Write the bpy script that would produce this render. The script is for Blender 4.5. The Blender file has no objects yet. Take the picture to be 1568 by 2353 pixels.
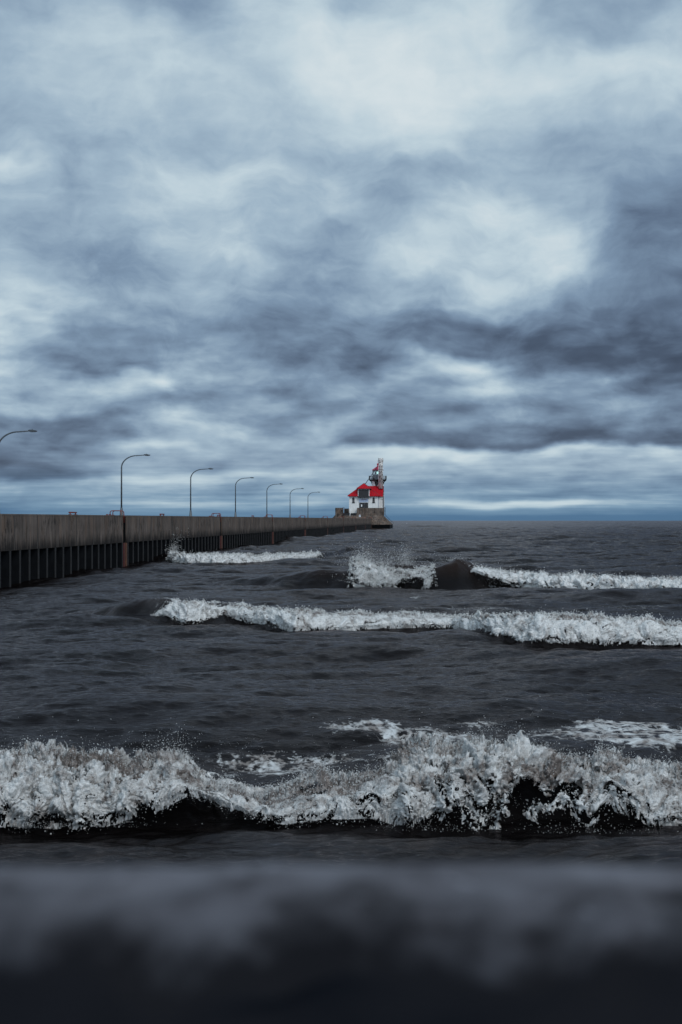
import bpy, math, random
import numpy as np
from mathutils import Vector

R = math.radians
rnd = random.Random(7)
rng = np.random.default_rng(11)
scene = bpy.context.scene
COL = scene.collection

# ---------------------------------------------------------------- camera
# The photograph measured on a 1568 x 2353 reading: focal length in those
# pixels, row of the true horizon, and the eye's height above the lake.
F = 3268.0
CX, YH = 784.0, 1193.5
H = 2.52
cam = bpy.data.cameras.new("camera")
cam.sensor_fit = 'VERTICAL'; cam.sensor_height = 36.0; cam.lens = 50.0
cam.clip_start = 0.02; cam.clip_end = 40000
cam.dof.use_dof = True; cam.dof.focus_distance = 26.0; cam.dof.aperture_fstop = 6.3
camo = bpy.data.objects.new("camera", cam); COL.objects.link(camo)
camo.location = (0, 0, H)
camo.rotation_euler = (R(90) + math.atan((YH - 1176.5) / F), 0, 0)
scene.camera = camo
scene.view_settings.view_transform = 'Standard'
scene.view_settings.look = 'None'
scene.view_settings.exposure = 0
scene.view_settings.gamma = 1
scene.cycles.max_bounces = 6
scene.cycles.transparent_max_bounces = 8

def srgb(r, g, b):
    f = lambda c: (c/255)/12.92 if c/255 <= .04045 else (((c/255)+.055)/1.055)**2.4
    return (f(r), f(g), f(b), 1)

# ---------------------------------------------------------------- node helper
class NT:
    def __init__(s, tree): s.t = tree; s.n = tree.nodes; s.l = tree.links
    def node(s, typ, **kw):
        n = s.n.new(typ)
        for k, v in kw.items(): setattr(n, k, v)
        return n
    def put(s, sock, v):
        if isinstance(v, bpy.types.NodeSocket): s.l.new(v, sock)
        elif v is not None: sock.default_value = v
    def m(s, op, a, b=None, c=None, clamp=False):
        n = s.node('ShaderNodeMath', operation=op, use_clamp=clamp)
        s.put(n.inputs[0], a)
        if b is not None: s.put(n.inputs[1], b)
        if c is not None: s.put(n.inputs[2], c)
        return n.outputs[0]
    def comb(s, x, y, z):
        n = s.node('ShaderNodeCombineXYZ')
        for i, v in enumerate((x, y, z)): s.put(n.inputs[i], v)
        return n.outputs[0]
    def sep(s, v):
        n = s.node('ShaderNodeSeparateXYZ'); s.put(n.inputs[0], v); return n.outputs
    def noise(s, vec, scale, detail=4, rough=.55, dist=0, lac=2.0, color=False):
        n = s.node('ShaderNodeTexNoise')
        s.put(n.inputs['Vector'], vec); n.inputs['Scale'].default_value = scale
        n.inputs['Detail'].default_value = detail; n.inputs['Roughness'].default_value = rough
        n.inputs['Distortion'].default_value = dist; n.inputs['Lacunarity'].default_value = lac
        return n.outputs['Color' if color else 'Fac']
    def ramp(s, fac, stops, interp='LINEAR'):
        n = s.node('ShaderNodeValToRGB'); r = n.color_ramp; r.interpolation = interp
        while len(r.elements) > 1: r.elements.remove(r.elements[-1])
        r.elements[0].position = stops[0][0]
        def c4(c): return (c, c, c, 1) if isinstance(c, (int, float)) else tuple(c)
        r.elements[0].color = c4(stops[0][1])
        for p, c in stops[1:]:
            e = r.elements.new(p); e.color = c4(c)
        s.put(n.inputs[0], fac)
        return n.outputs[0]
    def mixc(s, fac, a, b, blend='MIX'):
        n = s.node('ShaderNodeMix', data_type='RGBA', blend_type=blend)
        s.put(n.inputs[0], fac); s.put(n.inputs[6], a); s.put(n.inputs[7], b)
        return n.outputs[2]
    def mapr(s, v, a, b, c=0., d=1., smooth=False):
        n = s.node('ShaderNodeMapRange', clamp=True)
        if smooth: n.interpolation_type = 'SMOOTHSTEP'
        s.put(n.inputs[0], v)
        for i, q in enumerate((a, b, c, d)): s.put(n.inputs[i+1], q)
        return n.outputs[0]
    def scale(s, vec, x, y, z):
        n = s.node('ShaderNodeVectorMath', operation='MULTIPLY')
        s.put(n.inputs[0], vec); n.inputs[1].default_value = (x, y, z); return n.outputs[0]
    def bump(s, h, strength, dist):
        n = s.node('ShaderNodeBump'); s.put(n.inputs['Height'], h)
        n.inputs['Strength'].default_value = strength; n.inputs['Distance'].default_value = dist
        return n.outputs[0]

# ---------------------------------------------------------------- sky
world = bpy.data.worlds.new("World"); scene.world = world; world.use_nodes = True
def build_sky():
    t = NT(world.node_tree)
    for n in list(t.n): t.n.remove(n)
    out = t.node('ShaderNodeOutputWorld')
    d = t.node('ShaderNodeTexCoord').outputs['Generated']
    x, y, z = t.sep(d)
    az = t.m('DIVIDE', t.m('ARCTAN2', x, y), 0.2355)
    el = t.m('DIVIDE', t.m('ARCSINE', z), 0.3500)
    # cloud-deck coordinates: the deck seen from below, so it closes up towards the horizon
    zz = t.m('ADD', t.m('MAXIMUM', z, 0.0), 0.035)
    P = t.comb(t.m('DIVIDE', x, zz), t.m('DIVIDE', y, zz), 0.0)
    # ragged edges: the authored cloud masses are pushed about by noise
    A = t.comb(az, t.m('MULTIPLY', el, 1.45), 3.3)
    Astr = t.comb(az, t.m('MULTIPLY', t.m('POWER', t.m('MAXIMUM', el, .0001), .5), 4.0), 8.1)
    w1 = t.sep(t.noise(A, 3.0, 4, .5, color=True))
    w2 = t.sep(t.noise(Astr, 4.5, 5, .55, color=True))
    lowfade = t.mapr(el, 0.0, 0.45, 0.06, 1.0)
    wa = t.m('ADD', t.m('MULTIPLY', t.m('SUBTRACT', w1[0], .5), .34), t.m('MULTIPLY', t.m('MULTIPLY', t.m('SUBTRACT', w2[0], .5), .16), t.mapr(el, .15, .45, 1.0, .0)))
    we = t.m('MULTIPLY', t.m('ADD', t.m('MULTIPLY', t.m('SUBTRACT', w1[1], .5), .20), t.m('MULTIPLY', t.m('MULTIPLY', t.m('SUBTRACT', w2[1], .5), .07), t.mapr(el, .15, .45, 1.0, .0))), lowfade)
    a2 = t.m('ADD', az, wa); e2 = t.m('ADD', el, we)
    ap = t.m('DIVIDE', t.m('PINGPONG', t.m('ADD', a2, 1.0), 2.0), 2.0)
    rows = SKY_ROWS
    acc = None; prev_e = None
    for yy, vals in rows:                       # from the top of the view down to the horizon
        e = math.atan((YH - yy) / F) / 0.35
        n = len(vals)
        col = t.ramp(ap, [(i/(n-1), v/255) for i, v in enumerate(vals)], 'CARDINAL')
        if acc is None: acc = col
        else:
            f = t.mapr(e2, e, prev_e, 1.0, 0.0, smooth=True)
            acc = t.mixc(f, acc, col)
        prev_e = e
    lum = t.m('MULTIPLY', acc, 1.0)
    n1 = t.noise(P, .62, 5, .50, .25)
    n2 = t.noise(A, 4.6, 6, .52, .35)
    n3 = t.noise(t.comb(az, t.m('MULTIPLY', el, 7.0), 1.7), 4.2, 8, .6, .2)
    n4 = t.noise(t.comb(t.m('MULTIPLY', az, 1.0), t.m('MULTIPLY', t.m('POWER', t.m('MAXIMUM', el, .0001), .6), 16.0), 5.7), 2.6, 8, .6, .2)
    up = t.mapr(el, .10, .42)
    det = t.m('ADD', t.m('MULTIPLY', t.m('SUBTRACT', n1, .5), .12),
              t.m('MULTIPLY', t.m('MULTIPLY', t.m('SUBTRACT', n2, .5), .20), up))
    dn = t.mapr(el, .04, .19, 1.0, 0.0)
    n5 = t.noise(t.comb(t.m('ADD', az, wa), t.m('MULTIPLY', e2, 3.1), 9.4), 4.4, 7, .60, .15)
    det = t.m('ADD', det, t.m('MULTIPLY', t.m('SUBTRACT', n5, .5), t.m('MULTIPLY', t.mapr(el, .07, .18), t.mapr(el, .40, .85, .42, .20))))
    det = t.m('ADD', det, t.m('MULTIPLY', t.m('MULTIPLY', t.m('SUBTRACT', n3, .5), .30), dn))
    det = t.m('ADD', det, t.m('MULTIPLY', t.m('MULTIPLY', t.m('SUBTRACT', n4, .5), .36), dn))
    # heaped cloud: brighter on the upper rim of each lump, darker along its flat underside
    for sx, sy, sc, dl, gn, lo, hi in ((1., 1.5, 2.3, .085, .46, .10, .30), (1., 2.4, 5.5, .035, .36, .05, .16), (1., 5.0, 6.0, .03, .45, .01, .06)):
        def lump(off):
            q = t.comb(az, t.m('MULTIPLY', t.m('ADD', el, off), sy), sc)
            nn = t.noise(q, sc, 3, .45, .3)
            return nn
        rim = t.m('SUBTRACT', lump(0.0), lump(dl))
        w = t.mapr(el, lo, hi)
        if hi < .2: w = t.m('MULTIPLY', w, t.mapr(el, .28, .50, 1.0, .18))
        else: w = t.m('MULTIPLY', w, t.mapr(el, .40, .75, 1.0, .35))
        det = t.m('ADD', det, t.m('MULTIPLY', t.m('MULTIPLY', rim, gn*.62), w))
    lum = t.m('ADD', lum, t.m('MULTIPLY', det, t.mapr(el, 0.0, .03, 0.15, 1.0)))
    cloud = t.ramp(lum, [(0.0, srgb(40, 46, 62)), (.30, srgb(72, 84, 104)), (.42, srgb(98, 115, 138)),
                         (.55, srgb(126, 148, 172)), (.68, srgb(160, 182, 200)), (.80, srgb(192, 210, 220)),
                         (.90, srgb(212, 224, 229)), (1.0, srgb(226, 233, 236))])
    # the gap of clear blue air just above the lake
    blue = t.ramp(lum, [(0.0, srgb(40, 66, 96)), (.42, srgb(80, 118, 152)), (.6, srgb(122, 156, 182)), (.8, srgb(188, 208, 218)), (1.0, srgb(225, 233, 235))])
    cloud = t.mixc(t.mapr(el, .010, .11, .92, .08), cloud, blue)
    gain = t.mapr(y, -.75, .25, 2.1, 1.0, smooth=True)  # added fill: sky behind the viewer brightened to light front faces
    cloud = t.mixc(1.0, cloud, t.comb(gain, gain, gain), 'MULTIPLY')
    sky = t.node('ShaderNodeTexSky', sky_type='NISHITA', sun_disc=False)
    sky.sun_elevation = R(42); sky.sun_rotation = R(150)
    b1 = t.node('ShaderNodeBackground'); t.l.new(sky.outputs[0], b1.inputs[0]); b1.inputs[1].default_value = 0.06
    b2 = t.node('ShaderNodeBackground'); t.put(b2.inputs[0], cloud); b2.inputs[1].default_value = 1.0
    mx = t.node('ShaderNodeMixShader'); mx.inputs[0].default_value = .96
    t.l.new(b1.outputs[0], mx.inputs[1]); t.l.new(b2.outputs[0], mx.inputs[2])
    t.l.new(mx.outputs[0], out.inputs[0])
    world.cycles.sampling_method = 'MANUAL'; world.cycles.sample_map_resolution = 512

#            x = 0    196  392  588  784  980  1176 1372 1568
SKY_ROWS = [
 (0,    [168,165,165,160,150,148,190,200,170,188,195,190,192,160,150,170,180]),
 (100,  [178,182,185,190,192,180,190,215,222,224,212,205,205,180,165,180,190]),
 (190,  [172,180,185,195,202,195,190,205,222,232,226,218,212,208,208,206,196]),
 (270,  [168,175,178,182,180,175,182,195,205,222,222,212,200,190,186,186,178]),
 (340,  [180,165,168,176,180,182,185,178,175,190,198,185,172,168,170,172,160]),
 (400,  [210,160,160,180,194,195,192,182,178,165,160,165,172,168,162,160,150]),
 (470,  [186,155,156,178,196,192,178,180,186,165,178,198,205,172,158,135,128]),
 (540,  [160,156,156,168,182,190,178,168,164,176,192,197,199,200,164,118,114]),
 (610,  [160,150,150,156,172,192,168,154,156,174,195,200,196,201,148,116,112]),
 (670,  [190,165,150,152,158,160,150,140,146,150,165,172,172,160,140,128,120]),
 (730,  [200,178,155,148,145,142,135,132,130,122,108,98,100,108,110,105,110]),
 (790,  [192,150,132,128,140,145,130,122,118,104,98,100,96,86,76,80,90]),
 (840,  [188,145,104,112,155,155,138,124,118,108,165,208,165,104,72,62,66]),
 (885,  [172,165,160,205,198,148,146,136,130,140,160,172,168,150,132,104,84]),
 (930,  [165,158,155,160,158,150,145,140,135,132,132,130,132,130,130,128,128]),
 (980,  [136,128,132,152,182,184,146,156,152,142,138,128,120,116,118,110,106]),
 (1020, [118,112,114,138,162,168,160,158,124,108,102,96,94,94,94,96,94]),
 (1042, [108,116,128,172,192,176,162,178,184,196,212,212,208,205,192,198,188]),
 (1070, [95,100,112,150,165,160,170,165,172,182,185,165,160,168,175,160,158]),
 (1095, [88,98,110,155,168,165,160,168,170,165,158,150,155,160,150,150,155]),
 (1115, [150,150,158,175,175,165,155,160,158,155,150,142,140,140,150,150,140]),
 (1140, [140,150,155,165,175,172,165,160,160,155,150,142,138,135,138,140,138]),
 (1158, [122,130,146,158,176,180,158,180,156,156,184,202,208,205,186,172,158]),
 (1175, [105,112,125,135,135,125,125,125,125,130,135,135,135,130,130,125,122]),
 (1190, [115,115,118,122,122,118,118,112,108,105,105,105,102,100,100,100,100]),
]
build_sky()

sun = bpy.data.lights.new("sun", 'SUN'); sun.energy = 1.5; sun.angle = R(25); sun.color = (1.0, .97, .93)
suno = bpy.data.objects.new("sun", sun); COL.objects.link(suno)
# the bright patch of overcast stands behind the viewer's right shoulder
_e, _a = R(42), R(150)
suno.rotation_euler = Vector((-math.sin(_a)*math.cos(_e), -math.cos(_a)*math.cos(_e), -math.sin(_e))).to_track_quat('-Z', 'Y').to_euler()

# ---------------------------------------------------------------- mesh helpers
def np_mesh(name, v, f, smooth=True):
    """v (n,3) float, f (m,k) int -> mesh"""
    me = bpy.data.meshes.new(name)
    v = np.ascontiguousarray(v, np.float32); f = np.ascontiguousarray(f, np.int32)
    me.vertices.add(len(v)); me.vertices.foreach_set('co', v.ravel())
    k = f.shape[1]
    me.loops.add(f.size); me.loops.foreach_set('vertex_index', f.ravel())
    me.polygons.add(len(f))
    me.polygons.foreach_set('loop_start', np.arange(0, f.size, k, dtype=np.int32))
    me.polygons.foreach_set('loop_total', np.full(len(f), k, np.int32))
    me.update(calc_edges=True)
    if smooth: me.polygons.foreach_set('use_smooth', np.ones(len(f), bool))
    me.validate()
    return me
def grid_faces(nu, nv):
    i = np.arange(nu*nv).reshape(nu, nv)
    return np.stack([i[:-1, :-1].ravel(), i[1:, :-1].ravel(), i[1:, 1:].ravel(), i[:-1, 1:].ravel()], 1)

class MB:
    def __init__(s): s.v = []; s.f = []; s.sm = []
    def add(s, vs, fs, smooth=False):
        o = len(s.v); s.v += [tuple(p) for p in vs]; s.f += [tuple(i+o for i in q) for q in fs]; s.sm += [smooth]*len(fs)
    def box(s, x0, x1, y0, y1, z0, z1):
        if x0 > x1: x0, x1 = x1, x0
        if z0 > z1: z0, z1 = z1, z0
        s.add([(x0,y0,z0),(x1,y0,z0),(x1,y1,z0),(x0,y1,z0),(x0,y0,z1),(x1,y0,z1),(x1,y1,z1),(x0,y1,z1)],
              [(0,3,2,1),(4,5,6,7),(0,1,5,4),(1,2,6,5),(2,3,7,6),(3,0,4,7)])
    def hexa(s, b, t):
        s.add(list(b)+list(t), [(0,3,2,1),(4,5,6,7),(0,1,5,4),(1,2,6,5),(2,3,7,6),(3,0,4,7)])
    def prism(s, poly, y0, y1):
        """poly of (x,z) extruded along y"""
        n = len(poly)
        s.add([(x,y0,z) for x,z in poly]+[(x,y1,z) for x,z in poly],
              [tuple(range(n)), tuple(range(2*n-1, n-1, -1))] + [((i+1)%n, i, n+i, n+(i+1)%n) for i in range(n)])
    def tube(s, pts, r, seg=8, cap=True):
        pts = [Vector(p) for p in pts]; rs = r if isinstance(r, (list, tuple)) else [r]*len(pts)
        rings = []
        up = Vector((0.013, 0.021, 1)).normalized()
        for i, p in enumerate(pts):
            d = (pts[min(i+1, len(pts)-1)] - pts[max(i-1, 0)]).normalized()
            q = up if abs(d.dot(up)) < .97 else Vector((1, 0.02, 0)).normalized()
            a = d.cross(q).normalized(); b = d.cross(a).normalized()
            if rings and a.dot(la) < 0: a = -a; b = -b
            la = a
            rings.append([p + (a*math.cos(2*math.pi*k/seg) + b*math.sin(2*math.pi*k/seg))*rs[i] for k in range(seg)])
        vs = [q for g in rings for q in g]; fs = []
        for i in range(len(pts)-1):
            for k in range(seg):
                fs.append((i*seg+k, i*seg+(k+1)%seg, (i+1)*seg+(k+1)%seg, (i+1)*seg+k))
        if cap: fs += [tuple(range(seg-1, -1, -1)), tuple(range((len(pts)-1)*seg, len(pts)*seg))]
        s.add(vs, fs, True)
    def lathe(s, prof, cx, cy, seg=16, smooth=True, rot=0.):
        vs = []; fs = []; n = len(prof)
        for r, z in prof:
            for k in range(seg):
                a = 2*math.pi*(k+rot)/seg; vs.append((cx+r*math.cos(a), cy+r*math.sin(a), z))
        for i in range(n-1):
            for k in range(seg):
                fs.append((i*seg+k, i*seg+(k+1)%seg, (i+1)*seg+(k+1)%seg, (i+1)*seg+k))
        fs += [tuple(range(seg-1, -1, -1)), tuple(range((n-1)*seg, n*seg))]
        s.add(vs, fs, smooth)
    def build(s, name, mat, parent=None, label=None):
        me = bpy.data.meshes.new(name); me.from_pydata(s.v, [], s.f)
        me.polygons.foreach_set('use_smooth', s.sm)
        me.materials.append(mat); me.update()
        o = bpy.data.objects.new(name, me); COL.objects.link(o)
        if parent: o.parent = parent
        if label: o['label'] = label
        return o
def tag(o, label=None, cat=None, group=None, kind=None):
    if label: o['label'] = label
    if cat: o['category'] = cat
    if group: o['group'] = group
    if kind: o['kind'] = kind
    return o
def empty(name, loc=(0, 0, 0), rz=0, **kw):
    o = bpy.data.objects.new(name, None); COL.objects.link(o); o.location = loc; o.rotation_euler = (0, 0, rz)
    o.empty_display_size = .3
    return tag(o, **kw)
def copy_tree(o, parent=None):
    c = o.copy(); COL.objects.link(c); c.parent = parent
    for ch in list(o.children): copy_tree(ch, c)
    return c

# ---------------------------------------------------------------- materials
def mat(name):
    m = bpy.data.materials.new(name); m.use_nodes = True
    t = NT(m.node_tree); b = m.node_tree.nodes['Principled BSDF']
    return m, t, b
def simple(name, col, rough=.6, metal=0., var=.25, scale=6., bump=.0):
    m, t, b = mat(name)
    c = t.node('ShaderNodeTexCoord').outputs['Object']
    n = t.noise(c, scale, 6, .6)
    base = tuple(col) + (1,)
    t.put(b.inputs['Base Color'], t.mixc(t.mapr(n, .3, .7), tuple(k*(1-var) for k in col)+(1,), tuple(min(1, k*(1+var)) for k in col)+(1,)))
    b.inputs['Roughness'].default_value = rough; b.inputs['Metallic'].default_value = metal
    if bump: t.put(b.inputs['Normal'], t.bump(n, .6, bump))
    return m
def concrete(name, light, dark, streak=1.0, low_stain=None, seams=None, blot=.6):
    m, t, b = mat(name)
    c = t.node('ShaderNodeTexCoord').outputs['Object']
    x, y, z = t.sep(c)
    s1 = t.noise(t.scale(c, 1.0, 1.0, .10), 3.2, 8, .65)
    s2 = t.noise(t.scale(c, 1.0, 1.0, .16), 11.0, 6, .7)
    s3 = t.noise(c, .55, 4, .6)
    k = t.m('ADD', t.m('MULTIPLY', s1, .55*streak), t.m('ADD', t.m('MULTIPLY', s2, .35*streak), t.m('MULTIPLY', s3, 1-.9*streak+.3)))
    base = t.mixc(t.mapr(k, .54, .78), dark+(1,), light+(1,))
    # rusty brown wash
    base = t.mixc(t.m('MULTIPLY', t.mapr(t.noise(t.scale(c, 1, 1, .35), 1.7, 5, .6), .48, .72), .55), base, (light[0]*.95, light[1]*.74, light[2]*.58, 1))
    # black blotches of algae and soot
    bl = t.m('MULTIPLY', t.mapr(t.noise(t.scale(c, 1, 1, .45), 3.4, 8, .72), .52, .57), t.mapr(t.noise(c, .30, 2, .5), .44, .54))
    base = t.mixc(t.m('MULTIPLY', bl, blot), base, (.012, .011, .011, 1))
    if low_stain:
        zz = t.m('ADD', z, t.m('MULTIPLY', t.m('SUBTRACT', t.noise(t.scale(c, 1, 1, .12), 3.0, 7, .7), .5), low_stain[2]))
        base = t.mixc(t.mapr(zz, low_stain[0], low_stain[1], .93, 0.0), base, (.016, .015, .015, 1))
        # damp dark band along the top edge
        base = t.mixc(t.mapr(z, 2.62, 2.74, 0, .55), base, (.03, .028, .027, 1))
    t.put(b.inputs['Base Color'], base)
    b.inputs['Roughness'].default_value = .95; b.inputs['Specular IOR Level'].default_value = .06
    t.put(b.inputs['Normal'], t.bump(s2, .5, .03))
    return m

M = {}
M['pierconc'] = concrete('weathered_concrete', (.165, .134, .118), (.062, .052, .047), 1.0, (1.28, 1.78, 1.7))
M['deckconc'] = concrete('deck_concrete', (.20, .18, .17), (.10, .09, .085), .3)
M['baseconc'] = concrete('stained_concrete', (.17, .135, .115), (.040, .034, .031), .75, None, None, .8)
M['pile'] = simple('black_steel', (.0035, .004, .005), .6, .0, .35, 3., .01)
M['pile'].node_tree.nodes['Principled BSDF'].inputs['Specular IOR Level'].default_value = .03
M['pile_edge'] = simple('lit_steel_edge', (.010, .011, .013), .7, 0, .4, 5)
M['void'] = simple('recess_shade_black', (.003, .003, .0035), .95)
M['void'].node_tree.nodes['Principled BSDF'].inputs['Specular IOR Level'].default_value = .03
M['red'] = simple('orange_red_painted_steel', (.14, .016, .009), .7, 0, .3, 9)
M['redpost'] = simple('rusted_red_steel', (.055, .008, .007), .8, 0, .5, 5)
M['rust'] = simple('rust_orange_steel', (.075, .026, .011), .9, 0, .5, 4)
M['pole'] = simple('grey_galvanised_steel', (.075, .085, .095), .5, .3, .2, 8)
M['head'] = simple('grey_lamp_housing', (.05, .055, .06), .5, .2)
M['lens'] = simple('lamp_glass', (.25, .27, .28), .3)

# ---------------------------------------------------------------- pier frame
TA = (1023.0 - CX) / F
AL = math.atan(TA)
E = Vector((math.sin(AL), math.cos(AL), 0)); RT = Vector((math.cos(AL), -math.sin(AL), 0))
LW = 18.0
S0 = Vector((-LW, 0, 0))                       # a point of the lake-side wall face
def pier_pt(s, off=0., z=0.):                  # s metres along, off to the lake side
    return S0 + E*s + RT*off + Vector((0, 0, z))
def s_of_Z(Z): return Z / math.cos(AL)         # Z: distance straight ahead of the camera on the wall face
TOP = 2.75; CB = 1.22
ROTZ = -AL
pier = empty('pier', S0, ROTZ, label='long grey concrete breakwater pier with black sheet piling running out to the lighthouse', cat='pier')
# local frame of the pier: x = lake side, y = along
LADK = [45.4, 79.8, 114.2, 148.5, 183.0, 217.6, 252.0, 286.6, 321.0, 348.5]
LADS = [s_of_Z(z) for z in LADK]
SEND = LADS[-1] + .75
SST = -30.0
wall = MB(); jn = []
NB = 10
edges = [SST]
for s in LADS: edges += [s - .25, s + .65]
edges.append(SEND)
for i in range(0, len(edges)-1, 2):
    a, b = edges[i], edges[i+1]
    if b - a < .05: continue
    # concrete lift with a chamfered top edge, panels cut by shallow formwork grooves every 3.5 m
    n = max(1, round((b-a)/3.5)); w = (b-a)/n
    for k in range(n):
        p, q = a+k*w, a+(k+1)*w
        off = rnd.uniform(-.012, .012)
        g = .05
        prof = [(off, CB), (off, TOP-.05), (off-.05, TOP+.0), (-.9, TOP+.0), (-.9, CB)]
        lo, hi = p + (g if k else 0), q - (g if k < n-1 else 0)
        vs = [(x, lo, z) for x, z in prof] + [(x, hi, z) for x, z in prof]
        m5 = len(prof)
        wall.add(vs, [tuple(range(m5-1, -1, -1)), tuple(range(m5, 2*m5))] + [(j, (j+1) % m5, m5+(j+1) % m5, m5+j) for j in range(m5)])
        if k: wall.box(-.9, -.05, p-g, p+g, CB, TOP-.03); jn.append(p)
wall.build('concrete_wall', M['pierconc'], pier)
jm = simple('dark_joint_filler', (.035, .030, .028), .9)
q = MB()
for i_, p in enumerate(sorted(jn)):
    q.box(-.049, .004, p-.046, p+.046, CB+.01, TOP-.06)
    if i_ < 70: q.build('panel_joint', jm, pier); q = MB()
o = q.build('panel_joint', jm, pier); o['kind'] = 'stuff'
dk = MB(); dk.box(-8.2, -.9, SST, SEND, -2.0, TOP-.02)
dk.build('deck', M['deckconc'], pier)
for s in LADS:
    rc = MB(); rc.box(-.9, -.07, s-.245, s+.645, -1.0, TOP-.06); rc.build('ladder_recess_shade', M['void'], pier)  # near-black slab fills the recess, standing in for its shade
# sheet piling: trapezoid corrugation, pitch 1.37 m
pl = MB(); pts = []
s = s_of_Z(65.6) - 1.37*70
while s < SEND:
    pts += [(-.02, s+.02), (-.02, s+.15), (-.36, s+.37), (-.36, s+1.15)]
    s += 1.37
nn = len(pts)
vs = [(x, y, -2.0) for x, y in pts] + [(x, y, CB) for x, y in pts]
pl.add(vs, [(i, i+1, nn+i+1, nn+i) for i in range(nn-1)])
pl.box(-.9, -.36, SST, SEND, CB-.06, CB-.003)
pl.box(-.9, -.42, SST, SEND, -2.0, CB-.1)
pl.build('sheet_piling', M['pile'], pier)
pe = MB(); s = s_of_Z(65.6) - 1.37*70  # lighter strips paint in the light that the pile edges catch
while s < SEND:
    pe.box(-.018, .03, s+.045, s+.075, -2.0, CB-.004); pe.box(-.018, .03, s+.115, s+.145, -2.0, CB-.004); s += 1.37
pe.build('pile_edge_highlights', M['pile_edge'], pier, 'thin grey highlight strips painted along the sheet pile edges')

# ladders with grab rails
def make_ladder():
    r = empty('safety_ladder', (0, 0, 0), ROTZ)
    for dy, front in ((-.85, False), (-.20, True)):
        q = MB()
        zt = TOP + .25
        path = [(-.60, dy, TOP-.02), (-.60, dy, zt-.07), (-.55, dy, zt-.015), (-.49, dy, zt), (-.10, dy, zt), (-.03, dy, zt-.015), (.02, dy, zt-.07)]
        path += [(.03, dy, TOP-.0), (.03, dy, TOP-.42)] if front else [(.02, dy, TOP-.0)]
        q.tube(path, .024, 8)
        q.box(-.68, -.52, dy-.07, dy+.07, TOP, TOP+.03)
        q.box(-.82, -.72, dy-.05, dy+.05, TOP, TOP+.06)
        q.build('grab_rail', M['red'], r)
    for dy, mt, nm in ((-.14, 'redpost', 'side_rail'), (.42, 'rust', 'side_rail')):
        q = MB(); q.box(-.5, .05, dy-.05, dy+.12, -1.2, CB-.02) if nm and mt == 'redpost' else q.box(-.5, .05, dy-.22, dy+.12, -1.2, CB-.02)
        q.build(nm, M[mt], r, 'dark red ladder rail' if mt == 'redpost' else 'rusty orange ladder rail')
    for k in range(9):
        z = -.2 + .3*k
        q = MB(); q.tube([(-.28, -.12, z), (-.28, .5, z)], .018, 6); q.build('rung', M['redpost'], r)
    return r
ladder0 = None
near = ["nearest red-railed rusty ladder, in front of the second lamp post",
        "second red-railed rusty ladder along the pier wall, behind the farthest foam line",
        "third red-railed rusty ladder along the pier wall, by the fourth visible lamp post base",
        "fourth red-railed rusty ladder along the pier wall, between the two farthest lamp posts",
        "fifth red-railed rusty ladder along the pier wall, just past the last lamp post",
        "sixth red-railed ladder, before the left concrete block of the lighthouse platform",
        "seventh red-railed rusty ladder, in front of the lighthouse stairs",
        "eighth red-railed thin ladder, below the parapet left of the lighthouse doors",
        "last red-railed ladder at the far end of the pier wall beside the sloped platform"]
for i, s in enumerate(LADS[1:]):
    if ladder0 is None: o = ladder0 = make_ladder()
    else: o = copy_tree(ladder0)
    o.location = pier_pt(s, 0, 0)
    tag(o, near[i], 'ladder', 'red-railed ladders along the pier wall')

# low red mooring bars
bar_lab = ["low red mooring bar on the pier edge, left of the nearest ladder",
           "low red mooring bar on the pier edge, just left of the third lamp post",
           "low red mooring bar beside the second ladder's rails on the pier edge",
           "small low red mooring bar on the pier edge, left of the third ladder"]
b0 = None
for i, Z in enumerate((70.1, 92.2, 113.8 + 1.5, 135.7)):
    if b0 is None:
        b0 = o = empty('mooring_bar', (0, 0, 0), ROTZ)
        q = MB(); q.tube([(-.35, -.7, TOP+.11), (-.35, .7, TOP+.11)], .035, 8); q.build('bar', M['red'], o)
        for yy in (-.5, .5):
            q = MB(); q.tube([(-.35, yy, TOP-.01), (-.35, yy, TOP+.11)], .03, 8); q.box(-.43, -.27, yy-.08, yy+.08, TOP, TOP+.02); q.build('foot', M['red'], o)
    else: o = copy_tree(b0)
    o.location = pier_pt(s_of_Z(Z)); tag(o, bar_lab[i], 'mooring bar', 'low red mooring bars on the pier edge')

# lamp posts
LP = 24.0
def make_lamp():
    r = empty('lamp_post', (0, 0, 0), ROTZ)
    HP = 4.62
    q = MB(); q.lathe([(.17, 0), (.17, .03), (.15, .05), (.085, .62), (.075, .66)], 0, 0, 16); q.build('base_cone', M['pole'], r, 'pale flared metal base')
    q = MB()
    path = [(0, 0, .6), (0, 0, HP-1.0)]; rs = [.062, .052]
    for k in range(1, 15):
        a = k/14*math.pi/2
        path.append((1.15*(1-math.cos(a)), 0, HP-1.0 + .90*math.sin(a))); rs.append(.052-.014*k/14)
    path += [(1.45, 0, HP-.08), (1.75, 0, HP-.06)]; rs += [.035, .032]
    q.tube(path, rs, 10); q.build('pole', M['pole'], r)
    q = MB()
    z = HP-.05
    q.prism([(1.70, z-.035), (1.78, z-.06), (2.08, z-.055), (2.16, z-.02), (2.14, z+.01), (1.98, z+.045), (1.80, z+.055), (1.70, z+.03)], -.13, .13)
    q.lathe([(.02, z+.05), (.02, z+.09)], 1.9, 0, 8)
    hd = q.build('lamp_head', M['head'], r)
    q = MB(); q.box(1.82, 2.06, -.09, .09, z-.075, z-.058); q.build('lens', M['lens'], hd)
    return r
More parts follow.
